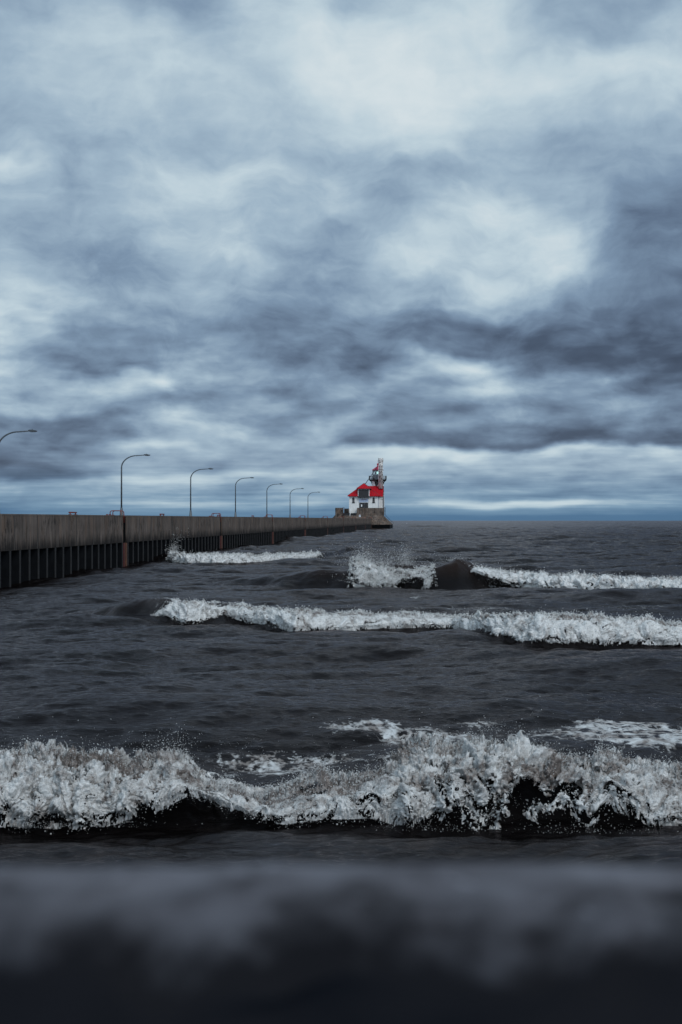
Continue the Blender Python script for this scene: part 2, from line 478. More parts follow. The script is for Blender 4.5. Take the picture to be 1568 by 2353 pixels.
lamp_lab = ["tall grey lamp post cut by the left frame edge",
            "tall grey curved lamp post behind the nearest red grab rails",
            "grey curved lamp post between the first and second red grab rails",
            "grey curved lamp post between the second and third red grab rails",
            "grey curved lamp post standing right behind the third red grab rails",
            "grey curved lamp post just before the fourth red grab rails, second smallest",
            "smallest, farthest grey curved lamp post, nearest to the lighthouse"]
l0 = None
for i in range(7):
    Z = 105.5 + 28.7*(i-1)
    if l0 is None: o = l0 = make_lamp()
    else: o = copy_tree(l0)
    X = TA*Z - LP - (.16 if i == 0 else 0)
    o.location = (X, Z, TOP-.02)
    tag(o, lamp_lab[i], 'lamp post', 'curved-arm lamp posts along the pier')

# ---------------------------------------------------------------- lighthouse
FD = 352.0
# crop coordinates used below: 4.9 x the full photograph, origin (1300,1800)
def ray(cx, cy):
    fx, fy = 1300 + cx/4.9, 1800 + cy/4.9
    return Vector(((fx-1365)/5689.0, 1.0, (2078-fy)/5689.0))
Fp = Vector(((1300+760/4.9-1365)/5689.0*FD, FD, 0))
def L(cx, cy, d):
    r = ray(cx, cy); r2 = Vector((r.x, r.y, 0))
    t = (Fp.dot(E) + d) / r2.dot(E)
    return (t*r2.dot(RT) - Fp.dot(RT), d, H + t*r.z)
def U(cx, d=0.): return L(cx, 1362, d)[0]
def Zz(cy, d=0.): return L(760, cy, d)[2]

mw, t, b = mat('peeling_white_plaster')
c = t.node('ShaderNodeTexCoord').outputs['Object']; x, y, z = t.sep(c)
n = t.noise(c, .9, 8, .7); st = t.noise(t.scale(c, 1, 1, .2), 2.4, 6, .65)
col = t.mixc(t.mapr(st, .35, .7), (.56, .555, .54, 1), (.68, .68, .67, 1))
low = t.mapr(z, 5.4, 7.6, 1, 0)
col = t.mixc(t.m('MULTIPLY', t.mapr(n, .66, .69), low), col, (.05, .045, .04, 1))
t.put(b.inputs['Base Color'], col); b.inputs['Roughness'].default_value = .8
M['white'] = mw
mr, t, b = mat('red_standing_seam_metal')
c = t.node('ShaderNodeTexCoord').outputs['Object']; x, y, z = t.sep(c)
col = t.mixc(t.mapr(t.noise(t.scale(c, 1, 1, .3), 2.0, 6, .65), .3, .7), (.27, .0015, .007, 1), (.40, .002, .011, 1))
t.put(b.inputs['Base Color'], col); b.inputs['Roughness'].default_value = .7; b.inputs['Specular IOR Level'].default_value = .2
M['roofred'] = mr
M['blk'] = simple('black_painted_timber', (.014, .014, .016), .6)
M['iron'] = simple('black_iron', (.012, .012, .014), .5)
M['grey'] = simple('grey_painted_steel', (.18, .19, .21), .5, 0, .2, 3)
mc, t, b = mat('peeling_chimney_paint')
c = t.node('ShaderNodeTexCoord').outputs['Object']; x, y, z = t.sep(c)
n = t.noise(t.scale(c, 1.6, 1.6, 1.0), 2.6, 8, .72)
thr = t.m('ADD', .45, t.m('MULTIPLY', t.m('SINE', t.m('MULTIPLY', z, 1.1)), .03))
thr = t.m('SUBTRACT', thr, t.m('MULTIPLY', t.mapr(z, 18.3, 19.1), .13))
thr = t.m('ADD', thr, t.m('MULTIPLY', t.mapr(z, 19.2, 20.2), .34))
col = t.mixc(t.mapr(t.m('SUBTRACT', n, thr), -.01, .03), (.060, .045, .040, 1), (.60, .58, .56, 1))
t.put(b.inputs['Base Color'], col); b.inputs['Roughness'].default_value = .85
M['chim'] = mc
M['glass'], t, b = mat('lantern_glass')
b.inputs['Base Color'].default_value = (.75, .85, .85, 1); b.inputs['Roughness'].default_value = .05; b.inputs['Alpha'].default_value = .22
M['lampglow'], t, b = mat('green_white_beacon')
b.inputs['Base Color'].default_value = (.5, .9, .85, 1)
b.inputs['Emission Color'].default_value = (.55, 1.0, .95, 1); b.inputs['Emission Strength'].default_value = .9
M['teal'] = simple('teal_lens_rim', (.02, .22, .24), .2)
M['signpale'] = simple('pale_blue_sign', (.30, .36, .48), .5, 0, .15, 6)
M['whitepaint'] = simple('white_paint', (.70, .71, .72), .5)
M['lettering'] = simple('red_brown_lettering', (.16, .045, .03), .6)
M['ink'] = simple('dark_ink', (.03, .03, .05), .6)
M['signblue'] = simple('blue_marking', (.03, .07, .22), .5)
M['chrail'] = simple('brown_rail', (.06, .03, .028), .6)

# --- platform
plat = empty('lighthouse_platform', Fp, ROTZ, label='stained concrete platform with sloping sides and stairs beneath the lighthouse', cat='platform')
DP = 17.0
bl = MB()
uL = U(120, -3.5); uR = U(1274, -3.5)
bl.box(uL, uR, -3.5, DP, -2.0, 1.24)
bl.build('sheet_pile_skirt', M['pile'], plat)
zs0, zs1 = 1.24, Zz(1285, -1.2)
uTR = U(1140, -1.2)
bt = MB()
# battered lower body
bt.hexa([(uL, -3.5, zs0+.003), (uR, -3.5, zs0+.003), (uR, DP, zs0+.003), (uL, DP, zs0+.003)],
        [(U(205, -1.2), -1.2, zs1), (uTR, -1.2, zs1), (uTR-.45, DP-2.5, zs1), (U(205, -1.2), DP-2.5, zs1)])
bt.build('sloped_body', M['baseconc'], plat)
pr = MB()
zp = Zz(1137, -.9)
# right parapet (front, lake side), with pilaster
pr.box(U(765, -.9), U(1150, -.9), -.9, -.45, zs1, zp)
pr.box(U(1150, -.9)-.45, U(1150, -.9)-.002, -.448, 5.0, zs1, zp)
pr.prism([(U(612, -1.5), Zz(1352, -1.5)), (U(772, -1.5), Zz(1352, -1.5)), (U(770, -1.5), Zz(1145, -1.5)), (U(768, -1.5), zp+.02), (U(632, -1.5), zp+.02)], -1.5, -.42)
# rear-left walls and left block
pr.box(U(205, -1.6), U(350, -1.6), -1.6, 1.2, 1.5, Zz(1134, -1.6))
pr.prism([(U(140, -1.7), Zz(1345, -1.7)), (U(206, -1.7), Zz(1345, -1.7)), (U(206, -1.7), Zz(1275, -1.7))], -1.7, .6)
pr.box(U(385, 3), U(480, 3), 3.0, 3.4, 2.0, Zz(1150, 3))
pr.box(U(205, 1.2), U(236, 1.2), 1.2, 13.0, 1.5, Zz(1150, 3))
pr.box(U(236, 1.2), U(765, 0), 3.4, 13.0, 1.5, Zz(1240, 3))
pr.build('parapet', M['baseconc'], plat)
stz0, stz1 = Zz(1345, -1.4), Zz(1236, 1.2)
stp = MB(); ns = 9
for k in range(ns):
    y0 = -1.4 + k*.3; z = stz0 + (stz1-stz0)*(k+1)/ns
    stp.box(U(352, 0), U(622, 0), y0, 3.39, z-(stz1-stz0)/ns+.004, z)
stp.build('stairs', simple('dark_stair_steel', (.035, .033, .035), .35, .2), plat)
wp = MB(); wp.box(U(480, 1.4), U(626, 1.4), .95, 1.0, Zz(1236, 1.2)+.01, Zz(1152, 1.2))
wpo = wp.build('landing_panel', M['whitepaint'], plat, 'white painted landing panel above the stairs')
q = MB()
for k in range(9): q.box(U(545+8*k, .93), U(550+8*k, .93), .925, .948, Zz(1222, 1), Zz(1215+rnd.uniform(-4, 0), 1))
q.build('marking', M['ink'], wpo)
q = MB(); q.box(U(486, .93), U(498, .93), .925, .948, Zz(1200, 1), Zz(1188, 1))
q.build('marking', M['ink'], wpo)
def pipe(name, pts, r, m, parent=None, **kw):
    q = MB(); q.tube(pts, r, 8); o = q.build(name, m, parent)
    return o
pipe('stair_rail', [L(511, 1158, -.6), L(508, 1200, -.9), L(498, 1260, -1.2), L(490, 1345, -1.5)], .06, M['whitepaint'], plat)
pipe('stair_rail', [L(354, 1345, -1.7), L(354, 1140, -1.7), L(358, 1128, -1.7), L(380, 1128, -1.7), L(384, 1140, -1.7), L(384, 1345, -1.4)], .045, M['chrail'], plat)
# handrail down the lake-side slope
hr = empty('handrail', Fp, ROTZ, label='thin dark pipe handrail running down the sloped lake side of the platform', cat='handrail')
q = MB()
q.tube([L(1150, 1128, -.6), L(1182, 1128, -.6), L(1188, 1135, -.6), L(1188, 1270, -.6), L(1200, 1293, -1.0), L(1262, 1352, -1.8), L(1340, 1425, -2.8), L(1344, 1440, -2.8)], .045, 8)
q.build('rail', M['iron'], hr)
for a, bb, dd in (((1162, 1140), (1162, 1128), -.6), ((1188, 1200), (1172, 1200), -.6), ((1200, 1293), (1192, 1306), -1.0), ((1262, 1352), (1250, 1366), -1.8), ((1318, 1404), (1306, 1416), -2.5)):
    q = MB(); q.tube([L(*a, dd), L(*bb, dd)], .04, 6); q.build('bracket', M['iron'], hr)
# small warning plate on the pilaster
sg = empty('notice_plate', Fp, ROTZ, label='small white and blue notice plate on the concrete pilaster', cat='sign')
q = MB(); q.box(U(672, -1.56), U(706, -1.56), -1.56, -1.52, Zz(1312, -1.56), Zz(1274, -1.56)); q.build('plate', M['whitepaint'], sg)
q = MB(); q.box(U(677, -1.58), U(701, -1.58), -1.58, -1.562, Zz(1300, -1.58), Zz(1286, -1.58)); q.build('marking', M['signblue'], sg)

# --- the building
lh = empty('lighthouse', Fp, ROTZ, label='white lighthouse building with bright red roofs, lantern tower and tall peeling stack', cat='lighthouse')
ze = Zz(905); z0 = Zz(1240)
wl = MB()
u0, u1 = U(478), U(1045)
wl.box(u0, u1, 0, 4.2, z0, ze)
uM = U(1146, 3.2)
wl.box(U(700, 3.2), uM, 3.2, 10.5, z0, Zz(905, 3.2))
# gable of the rear wing on the lake side
gm = 6.85
zr = L(1000, 707, gm)[2]
wl.add([(uM-.05, 3.2, Zz(905, 3.2)), (uM-.05, 10.5, Zz(905, 3.2)), (uM-.05, gm, zr-.1), (uM-.35, 3.2, Zz(905, 3.2)), (uM-.35, 10.5, Zz(905, 3.2)), (uM-.35, gm, zr-.1)],
       [(0, 1, 2), (5, 4, 3), (0, 2, 5, 3), (1, 4, 5, 2), (0, 3, 4, 1)])
# plaster relief below the eaves
for a, bb in ((486, 534), (592, 652), (872, 926), (986, 1040)):
    wl.box(U(a), U(bb), -.04, -.001, Zz(950), ze-.02)
wlo = wl.build('wall', M['white'], lh)
def seams(mb, p0, p1, q0, q1, n, r=.03):
    """ribs running from the line p0-p1 (eave) to the line q0-q1 (ridge)"""
    for k in range(1, n):
        f = k/n
        a = Vector(p0).lerp(Vector(p1), f); c = Vector(q0).lerp(Vector(q1), f)
        mb.tube([a, c], r, 4)
rf = MB()
# front hipped roof with ridge running back
eL = Vector(L(447, 897, -.55)); eR = Vector(L(1085, 897, -.55))
bL = Vector((eL.x, 6.5, eL.z)); bR = Vector((eR.x, 6.5, eR.z))
apx = Vector(L(766, 668, 2.4)); apb = Vector((apx.x, 6.5, apx.z))
th = Vector((0, 0, -.16))
rf.add([eL, eR, apx, bL, bR, apb, eL+th, eR+th, bL+th, bR+th], [(0, 1, 2), (1, 4, 5, 2), (0, 2, 5, 3), (0, 6, 7, 1), (1, 7, 9, 4), (0, 3, 8, 6), (6, 8, 9, 7)])
rf.build('roof', M['roofred'], lh)
rs = MB()
W = eR.x-eL.x
for k in range(1, 15):
    u = eL.x + W*k/15; f = 1-abs((u-apx.x)/(W/2))
    if f <= .02: continue
    a = Vector((u, eL.y, eL.z+.02)); c = Vector((u, eL.y+(apx.y-eL.y)*f, eL.z+(apx.z-eL.z)*f+.02))
    rs.tube([a, c], .025, 4)
rs.tube([eL, apx], .06, 6); rs.tube([eR, apx], .06, 6)
# rear wing roof
w0 = Vector((U(700, 2.9), 2.9, Zz(905, 2.9))); w1 = Vector((U(1140, 2.9), 2.9, Zz(905, 2.9)))
r0 = Vector((w0.x, gm, zr)); r1 = Vector((w1.x+.03, gm, zr)); k0 = Vector((w0.x, 10.8, w0.z)); k1 = Vector((w1.x, 10.8, w1.z))
rw = MB()
rw.add([w0, w1, r1, r0, k1, k0, w0+th, w1+th, k1+th, k0+th], [(0, 1, 2, 3), (3, 2, 4, 5), (0, 6, 7, 1), (6, 9, 8, 7), (0, 3, 5), (1, 4, 2), (1, 7, 8, 4), (0, 5, 9, 6)])
rw.build('roof', M['roofred'], lh)
for k in range(1, 9):
    f = k/9; rs.tube([w0.lerp(w1, f)+Vector((0, 0, .02)), r0.lerp(r1, f)+Vector((0, 0, .02))], .025, 4)
rs.build('roof_seam', simple('dark_red_seam', (.20, .004, .008), .5), lh)
# black strips standing in for the shadow under the eaves
q = MB(); q.box(U(455), U(1076), -.42, -.003, ze-.02, ze+.03); q.box(U(1050, 2.95), U(1134, 2.95), 2.95, 3.19, Zz(905, 3)-.18, Zz(905, 3)-.02)
q.build('eave_shadow_strip', M['blk'], lh)
# dormer with its own hipped gable
dm = MB(); dd = -.62
dm.box(U(650, dd), U(876, dd), dd, 1.6, Zz(905, dd), Zz(768, dd))
dmo = dm.build('dormer', M['white'], lh)
q = MB(); q.box(U(662, dd-.08), U(863, dd-.08), dd-.08, dd-.003, Zz(935, dd), Zz(779, dd)); q.build('hatch', M['blk'], dmo)
q = MB(); q.box(U(650, dd), U(876, dd), dd+.003, -.003, Zz(934, dd), Zz(905, dd)+.0); q.build('hatch_frame', M['blk'], dmo)
q = MB()
f0 = Vector(L(624, 752, -1.0)); f1 = Vector(L(905, 752, -1.0)); fa = Vector(L(770, 652, .9)); g0 = Vector((f0.x, 3.0, f0.z)); g1 = Vector((f1.x, 3.0, f1.z)); ga = Vector((fa.x, 3.4, fa.z))
q.add([f0, f1, fa, g0, g1, ga, f0+th, f1+th, g0+th, g1+th], [(0, 1, 2), (1, 4, 5, 2), (0, 2, 5, 3), (0, 6, 7, 1), (1, 7, 9, 4), (0, 3, 8, 6), (6, 8, 9, 7)])
q.build('dormer_roof', M['roofred'], dmo)
q = MB(); q.tube([f0, fa], .05, 6); q.tube([f1, fa], .05, 6); q.tube([f0+th, f1+th], .07, 6)
q.build('dormer_trim', M['iron'], dmo)
# doors
q = MB(); q.box(U(675), U(852), -.05, -.001, z0+.5, Zz(1034)); dr = q.build('door', M['blk'], lh)
q = MB(); q.box(U(711), U(734), -.08, -.052, Zz(1110), Zz(1070)); q.build('paper_notice', M['whitepaint'], dr)
for a in (775, 837):
    for za, zb_ in ((1070, 1048), (1132, 1118)):
        q = MB(); q.box(U(a), U(a+4), -.075, -.052, Zz(za), Zz(zb_)); q.build('hinge', M['grey'], dr)
# arched windows
for c0 in (562, 958):
    q = MB(); hw = 22; pts = [(U(c0-hw), Zz(1032)), (U(c0+hw), Zz(1032))]
    for k in range(9):
        a = math.pi*k/8; pts.append((U(c0+hw*math.cos(a)), Zz(950-21*math.sin(a))))
    q.prism(pts, -.05, -.001); w = q.build('window', M['blk'], lh)
    q = MB(); q.box(U(c0-30), U(c0+30), -.13, -.052, Zz(1040), Zz(1030)); q.build('sill', M['blk'], w)
    q = MB()
    for (a, bb, cc, dd2) in ((-11, 11, 988, 991), (-11, 11, 1012, 1015), (-11, -8, 991, 1012), (8, 11, 991, 1012)):
        q.box(U(c0+a), U(c0+bb), -.07, -.052, Zz(dd2), Zz(cc))
    q.build('latch_plate', M['grey'], w)
# drain pipes and corner post
q = MB(); q.tube([L(1054, 915, 2.6), L(1054, 1140, 2.6)], .10, 8); q.build('drain_pipe', M['signpale'], lh)
q = MB(); q.tube([L(1152, 710, 3.5), L(1150, 900, 3.0), L(1150, 1140, 3.0)], .07, 8); q.tube([L(1100, 960, 3.1), L(1150, 970, 3.0)], .03, 6); q.build('drain_pipe', M['iron'], lh, 'black corner drain pipe')
# tower
DT = 8.6
TC = L(1039, 640, DT); tx, ty = TC[0], DT
ztb, ztt = Zz(905, DT)-1.0, L(1039, 600, DT)[2]
rt = (U(1160, DT)-U(915, DT))/2
tw = MB(); tw.lathe([(rt, ztb), (rt, ztt)], tx, ty, 8, False, .5); tw.build('tower', M['white'], lh)
q = MB()
hx, hy, hz = L(1026, 648, DT-rt*.93)
for k in range(2):
    r_ = .46-.12*k
    q.add([(hx+r_*math.cos(a), hy-.25*k, hz+r_*math.sin(a)) for a in [2*math.pi*j/20 for j in range(20)]] + [(hx+(r_+.10)*math.cos(a), hy-.03-.25*k, hz+(r_+.10)*math.sin(a)) for a in [2*math.pi*j/20 for j in range(20)]],
          [tuple(range(20))] + [(j, 20+j, 20+(j+1) % 20, (j+1) % 20) for j in range(20)])
q.box(hx-.42, hx-.16, hy-.3, hy, hz-.75, hz-.2)
q.tube([(hx, hy-.1, hz), (hx, hy+.6, hz)], .47, 20)
q.build('fog_horn', M['iron'], lh)
# gallery
zg = L(1037, 588, DT)[2]; rg = (U(1212, DT)-U(862, DT))/2
q = MB(); q.lathe([(rt+.05, zg-.28), (rg-.05, zg-.1), (rg, zg-.06), (rg, zg+.06), (rt, zg+.08)], tx, ty, 8, False, .5); gal = q.build('gallery_deck', M['iron'], lh)
q = MB()
for k in range(8):
    a0, a1 = 2*math.pi*(k+.5)/8, 2*math.pi*(k+1.5)/8
    p0 = Vector((tx+(rg-.12)*math.cos(a0), ty+(rg-.12)*math.sin(a0), zg)); p1 = Vector((tx+(rg-.12)*math.cos(a1), ty+(rg-.12)*math.sin(a1), zg))
    for hh in (.25, .98): q.tube([p0+Vector((0, 0, hh)), p1+Vector((0, 0, hh))], .03, 6)
    for j in range(12):
        p = p0.lerp(p1, j/12); q.tube([p, p+Vector((0, 0, .98))], .018, 4)
q.build('railing', M['grey'], gal)
for k in range(8):
    a0 = 2*math.pi*(k+.5)/8; c0, s0 = math.cos(a0), math.sin(a0)
    q = MB(); q.tube([(tx+rt*.97*c0, ty+rt*.97*s0, zg-1.15), (tx+(rt+.1)*c0, ty+(rt+.1)*s0, zg-.5), (tx+(rg-.1)*c0, ty+(rg-.1)*s0, zg-.08), (tx+(rg+.02)*c0, ty+(rg+.02)*s0, zg+.3), (tx+(rg+.06)*c0, ty+(rg+.06)*s0, zg+1.05)], [.09, .12, .14, .13, .09], 6)
    q.build('bracket', M['iron'], gal)
# lantern
zl0, zl1, zl2 = zg+.06, L(1037, 493, DT)[2], L(1037, 403, DT)[2]
rl = (U(1144, DT)-U(932, DT))/2
lan = MB(); lan.lathe([(rl+.08, zl0), (rl+.08, zl1-.05), (rl+.0, zl1)], tx, ty, 8, False, .5); lano = lan.build('lantern', M['grey'], lh)
q = MB(); q.lathe([(rl-.03, zl1), (rl-.03, zl2)], tx, ty, 8, False, .5); q.build('glazing', M['glass'], lano)
q = MB()
for k in range(8):
    a0, a1 = 2*math.pi*(k+.5)/8, 2*math.pi*(k+1.5)/8
    P0 = Vector((tx+rl*math.cos(a0), ty+rl*math.sin(a0), 0)); P1 = Vector((tx+rl*math.cos(a1), ty+rl*math.sin(a1), 0)); Mi = (P0+P1)/2
    up = lambda p, z: Vector((p.x, p.y, z))
    zm = (zl1+zl2)/2
    q.tube([up(P0, zl1), up(P0, zl2)], .045, 6)
    q.tube([up(P0, zl1), up(P1, zl1)], .06, 6); q.tube([up(P0, zl2), up(P1, zl2)], .06, 6)
    for a, bb in ((up(P0, zm), up(Mi, zl2)), (up(Mi, zl2), up(P1, zm)), (up(P0, zm), up(Mi, zl1)), (up(Mi, zl1), up(P1, zm))): q.tube([a, bb], .03, 5)
q.build('glazing_bar', M['iron'], lano)
q = MB(); q.lathe([(.06, zm-.42), (.24, zm-.25), (.30, zm), (.24, zm+.25), (.06, zm+.42)], tx, ty, 12); q.build('beacon', M['lampglow'], lano)
q = MB()
for k in (-1, 1): q.lathe([(.30, zm+k*.36-.05), (.34, zm+k*.36), (.30, zm+k*.36+.05)], tx, ty, 12)
q.lathe([(.1, zl1-.3), (.1, zm-.4)], tx, ty, 8); q.build('lens_rim', M['teal'], lano)
zra = L(1033, 315, DT)[2]; zrb = L(1033, 280, DT)[2]; rr = rl+.16
q = MB(); q.lathe([(rr-.1, zl2+.0), (rr, zl2+.03), (rr+.04, zl2+.13), (.30, zra-.15), (.22, zra), (.15, zrb-.28)], tx, ty, 8, False, .5)
q.build('roof', simple('crimson_lantern_roof', (.42, .008, .055), .45), lano)
q = MB(); q.lathe([(.12, zrb-.3), (.17, zrb-.2), (.25, zrb), (.22, zrb+.13), (.1, zrb+.22)], tx, ty, 12); q.tube([(tx, ty, zrb+.15), (tx, ty, zrb+.95)], [.03, .012], 6); q.build('finial', simple('crimson_ball', (.36, .008, .03), .4), lano)
# stack
DC = 5.6
cx0, _, _ = L(1097, 400, DC)
zc = lambda y: L(1097, y, DC)[2]
wpx = (U(1138, DC)-U(1056, DC))/2
q = MB(); q.lathe([(wpx, zc(760)), (wpx, zc(305)), (wpx+.04, zc(300)), (wpx+.04, zc(292)), (wpx, zc(285)), (wpx+.10, zc(235)), (wpx+.16, zc(212)), (wpx+.16, zc(195)), (wpx+.08, zc(180)), (wpx+.08, zc(160)), (wpx-.08, zc(158))], cx0, DC, 14)
stk = q.build('stack', M['chim'], lh)
q = MB(); q.lathe([(wpx+.17, zc(198)), (wpx+.19, zc(196)), (wpx+.17, zc(193))], cx0, DC, 14); q.build('stack_band', M['whitepaint'], stk)
q = MB()
for sx in (-1, 1): q.tube([(cx0+sx*(wpx+.03), DC-.3, zc(705)), (cx0+sx*(wpx+.03), DC-.3, zc(310))], .035, 6)
q.build('stack_pipe', M['whitepaint'], stk)
q = MB()
for yy in (330, 390, 450, 512, 572, 630):
    q.lathe([(wpx+.04, zc(yy)), (wpx+.07, zc(yy-2)), (wpx+.04, zc(yy-4))], cx0, DC, 14)
    q.tube([(cx0+wpx, DC-.2, zc(yy)), (cx0+wpx+.16, DC-.2, zc(yy))], .03, 5)
q.build('stack_hoop', M['chrail'], stk)
# stay bar
q = MB(); q.tube([L(798, 662, 3.2), L(1038, 318, 6.2)], .085, 8); q.build('stay_bar', M['iron'], lh)
# sign over the doors
sn = empty('danger_sign', Fp, ROTZ, label='pale blue board headed DANGER above the dark double doors', cat='sign')
q = MB(); q.box(U(672), U(855), -.13, -.08, Zz(1031), Zz(962)); q.build('board', M['signpale'], sn)
q = MB(); q.box(U(674), U(853), -.16, -.132, Zz(1031), Zz(1025)); q.build('frame', M['whitepaint'], sn)
fc = bpy.data.curves.new('lettering', 'FONT'); fc.body = 'DANGER'; fc.size = .36; fc.align_x = 'CENTER'; fc.extrude = .01
to = bpy.data.objects.new('lettering_source', fc); COL.objects.link(to)
bpy.context.view_layer.update()
me = bpy.data.meshes.new_from_object(to.evaluated_get(bpy.context.evaluated_depsgraph_get())); bpy.data.objects.remove(to)
me.materials.clear(); me.materials.append(M['lettering'])
to = bpy.data.objects.new('lettering', me); COL.objects.link(to); to.parent = sn
to.location = (U(762), -.145, Zz(982)); to.rotation_euler = (R(90), 0, 0); to.scale = (.95, .75, 1)
q = MB()
for row in range(3):
    xx = 690
    while xx < 840:
        w = rnd.uniform(5, 16); y = 993+row*10
        if rnd.random() < .6 or (row == 0 and xx > 800): q.box(U(xx), U(xx+w), -.142, -.131, Zz(y+4), Zz(y))
        xx += w + 4
q.build('small_print', simple('faded_ink', (.14, .15, .22), .6), sn)

# ---------------------------------------------------------------- noise fields
def fft_noise(n, beta, seed, kmin=1, kmax=None, aniso=1.0):
    g = np.random.default_rng(seed)
    kx = np.fft.fftfreq(n)*n; ky = np.fft.fftfreq(n)*n
    KX, KY = np.meshgrid(kx, ky, indexing='ij')
    k = np.hypot(KX, KY*aniso); k[0, 0] = 1
    amp = k**(-beta/2); amp[k < kmin] = 0
    if kmax: amp[k > kmax] = 0
    amp[0, 0] = 0
    a = np.fft.ifft2(np.fft.fft2(g.standard_normal((n, n)))*amp).real
    return ((a-a.mean())/a.std()).astype(np.float32)
def samp(a, x, y):
    n, m = a.shape
    x = np.mod(x, 1.0)*n; y = np.mod(y, 1.0)*m
    i = np.floor(x).astype(np.int64); j = np.floor(y).astype(np.int64)
    fx = (x-i).astype(np.float32); fy = (y-j).astype(np.float32)
    i0 = i % n; i1 = (i+1) % n; j0 = j % m; j1 = (j+1) % m
    return (a[i0, j0]*(1-fx)+a[i1, j0]*fx)*(1-fy) + (a[i0, j1]*(1-fx)+a[i1, j1]*fx)*fy
N_A = fft_noise(1024, 2.4, 1, 3); N_B = fft_noise(1024, 2.4, 2, 3); N_C = fft_noise(1024, 2.0, 3, 4); N_D = fft_noise(1024, 3.0, 4, 2)
N_G = fft_noise(1024, 2.2, 9, 2, 14)
N_E = fft_noise(1024, 2.2, 5, 7, 30); N_F = fft_noise(1024, 2.0, 6, 10, 60)
def billow(a): return np.abs(a)
def sstep(a, b, x):
    t = np.clip((x-a)/(b-a), 0, 1); return t*t*(3-2*t)

def wave_tile(Lt, lmin, lmax, rms, seed, wind=(0.25, -1.0), p=2.0, n=512):
    g = np.random.default_rng(seed)
    k1 = np.fft.fftfreq(n)*n*2*np.pi/Lt
    KX, KY = np.meshgrid(k1, k1, indexing='ij'); k = np.hypot(KX, KY); k[0, 0] = 1
    w = np.array(wind); w = w/np.hypot(*w)
    c = np.abs((KX*w[0]+KY*w[1])/k)**p
    amp = np.sqrt(c)*k**-1.9
    lam = 2*np.pi/k
    amp *= sstep(lmin*.8, lmin*1.2, lam)*(1-sstep(lmax*.8, lmax*1.2, lam)); amp[0, 0] = 0
    sp = np.fft.fft2(g.standard_normal((n, n)))*amp
    h = np.fft.ifft2(sp).real; s = rms/h.std()
    dx = np.fft.ifft2(-1j*KX/k*sp).real*s; dy = np.fft.ifft2(-1j*KY/k*sp).real*s
    return (h*s).astype(np.float32), dx.astype(np.float32), dy.astype(np.float32), Lt
W0 = wave_tile(420, 14, 60, .16, 21)
W1_ = wave_tile(63, 2.6, 12, .075, 22, (.3, -1), 2.5)
W2_ = wave_tile(17.3, .55, 2.8, .034, 23, (.25, -1), 3.0)
W3_ = wave_tile(4.7, .12, .6, .0068, 24, (.2, -1), 2.0)

# ---------------------------------------------------------------- breakers
# control rows read off the photograph: azimuth px -> foam's lower edge row, crest row
def interp(px, pts):
    pts = np.array(pts, float); return np.interp(px, pts[:, 0], pts[:, 1])
def zat(row, Z): return H - (row-YH)*Z/F
BR = {}
# 1: the near breaker
low1 = [(-900, 1874), (-400, 1844), (0, 1882), (130, 1887), (260, 1878), (380, 1839), (430, 1812), (500, 1819), (560, 1852), (650, 1876), (750, 1866), (850, 1862), (930, 1886), (980, 1892), (1050, 1844), (1100, 1894), (1150, 1889), (1200, 1854), (1260, 1879), (1300, 1844), (1350, 1889), (1400, 1844), (1450, 1859), (1500, 1884), (1568, 1879), (1900, 1864), (2500, 1884)]
top1 = [(-900, 1757), (-400, 1737), (0, 1729), (60, 1739), (100, 1729), (200, 1739), (300, 1747), (360, 1739), (400, 1729), (430, 1747), (460, 1795), (520, 1822), (600, 1825), (700, 1798), (800, 1788), (860, 1775), (920, 1742), (980, 1715), (1050, 1723), (1130, 1699), (1200, 1715), (1260, 1733), (1300, 1745), (1345, 1755), (1400, 1739), (1440, 1745), (1500, 1762), (1568, 1777), (1900, 1752), (2500, 1767)]
low2 = [(345, 1386), (380, 1415), (430, 1432), (470, 1426), (520, 1414), (580, 1424), (680, 1449), (760, 1448), (850, 1440), (940, 1437), (1040, 1436), (1085, 1462), (1140, 1480), (1240, 1480), (1400, 1478), (1480, 1476), (1568, 1474), (2200, 1470)]
top2 = [(345, 1376), (380, 1377), (430, 1386), (520, 1389), (580, 1396), (680, 1404), (760, 1408), (850, 1412), (940, 1410), (1040, 1416), (1140, 1416), (1240, 1410), (1400, 1420), (1480, 1426), (1568, 1432), (2200, 1430)]
low3 = [(1062, 1296), (1080, 1301), (1095, 1312), (1140, 1328), (1190, 1344), (1260, 1350), (1400, 1354), (1568, 1359), (2200, 1364)]
top3 = [(1062, 1288), (1080, 1295), (1095, 1303), (1140, 1310), (1190, 1314), (1260, 1320), (1400, 1326), (1568, 1330), (2200, 1334)]
low3m = [(800, 1335), (815, 1345), (860, 1347), (915, 1346), (960, 1345), (985, 1345), (1005, 1330)]
top3m = [(800, 1294), (815, 1290), (860, 1301), (915, 1309), (960, 1310), (985, 1309), (1005, 1302)]
low4 = [(383, 1284), (405, 1292), (430, 1297), (500, 1298), (560, 1297), (600, 1293), (700, 1286), (745, 1273)]
top4 = [(383, 1264), (405, 1272), (430, 1275), (500, 1273), (560, 1276), (600, 1276), (700, 1272), (745, 1270)]
BR[1] = dict(px=np.linspace(-850, 2420, 2300), low=low1, top=top1, Zl=11.75, dt=.85, db=.75, nv=230, amp=.075, zb=.5)
BR[2] = dict(px=np.linspace(345, 2150, 1500), low=low2, top=top2, Zl=[(345, 35.6), (430, 34.2), (520, 35.4), (580, 34.6), (680, 32.3), (850, 33.3), (1040, 33.4), (1085, 31.6), (1140, 29.8), (1240, 28.9), (1568, 29.1), (2200, 29.3)], dt=.75, db=1.0, nv=110, amp=.052, zb=.4)
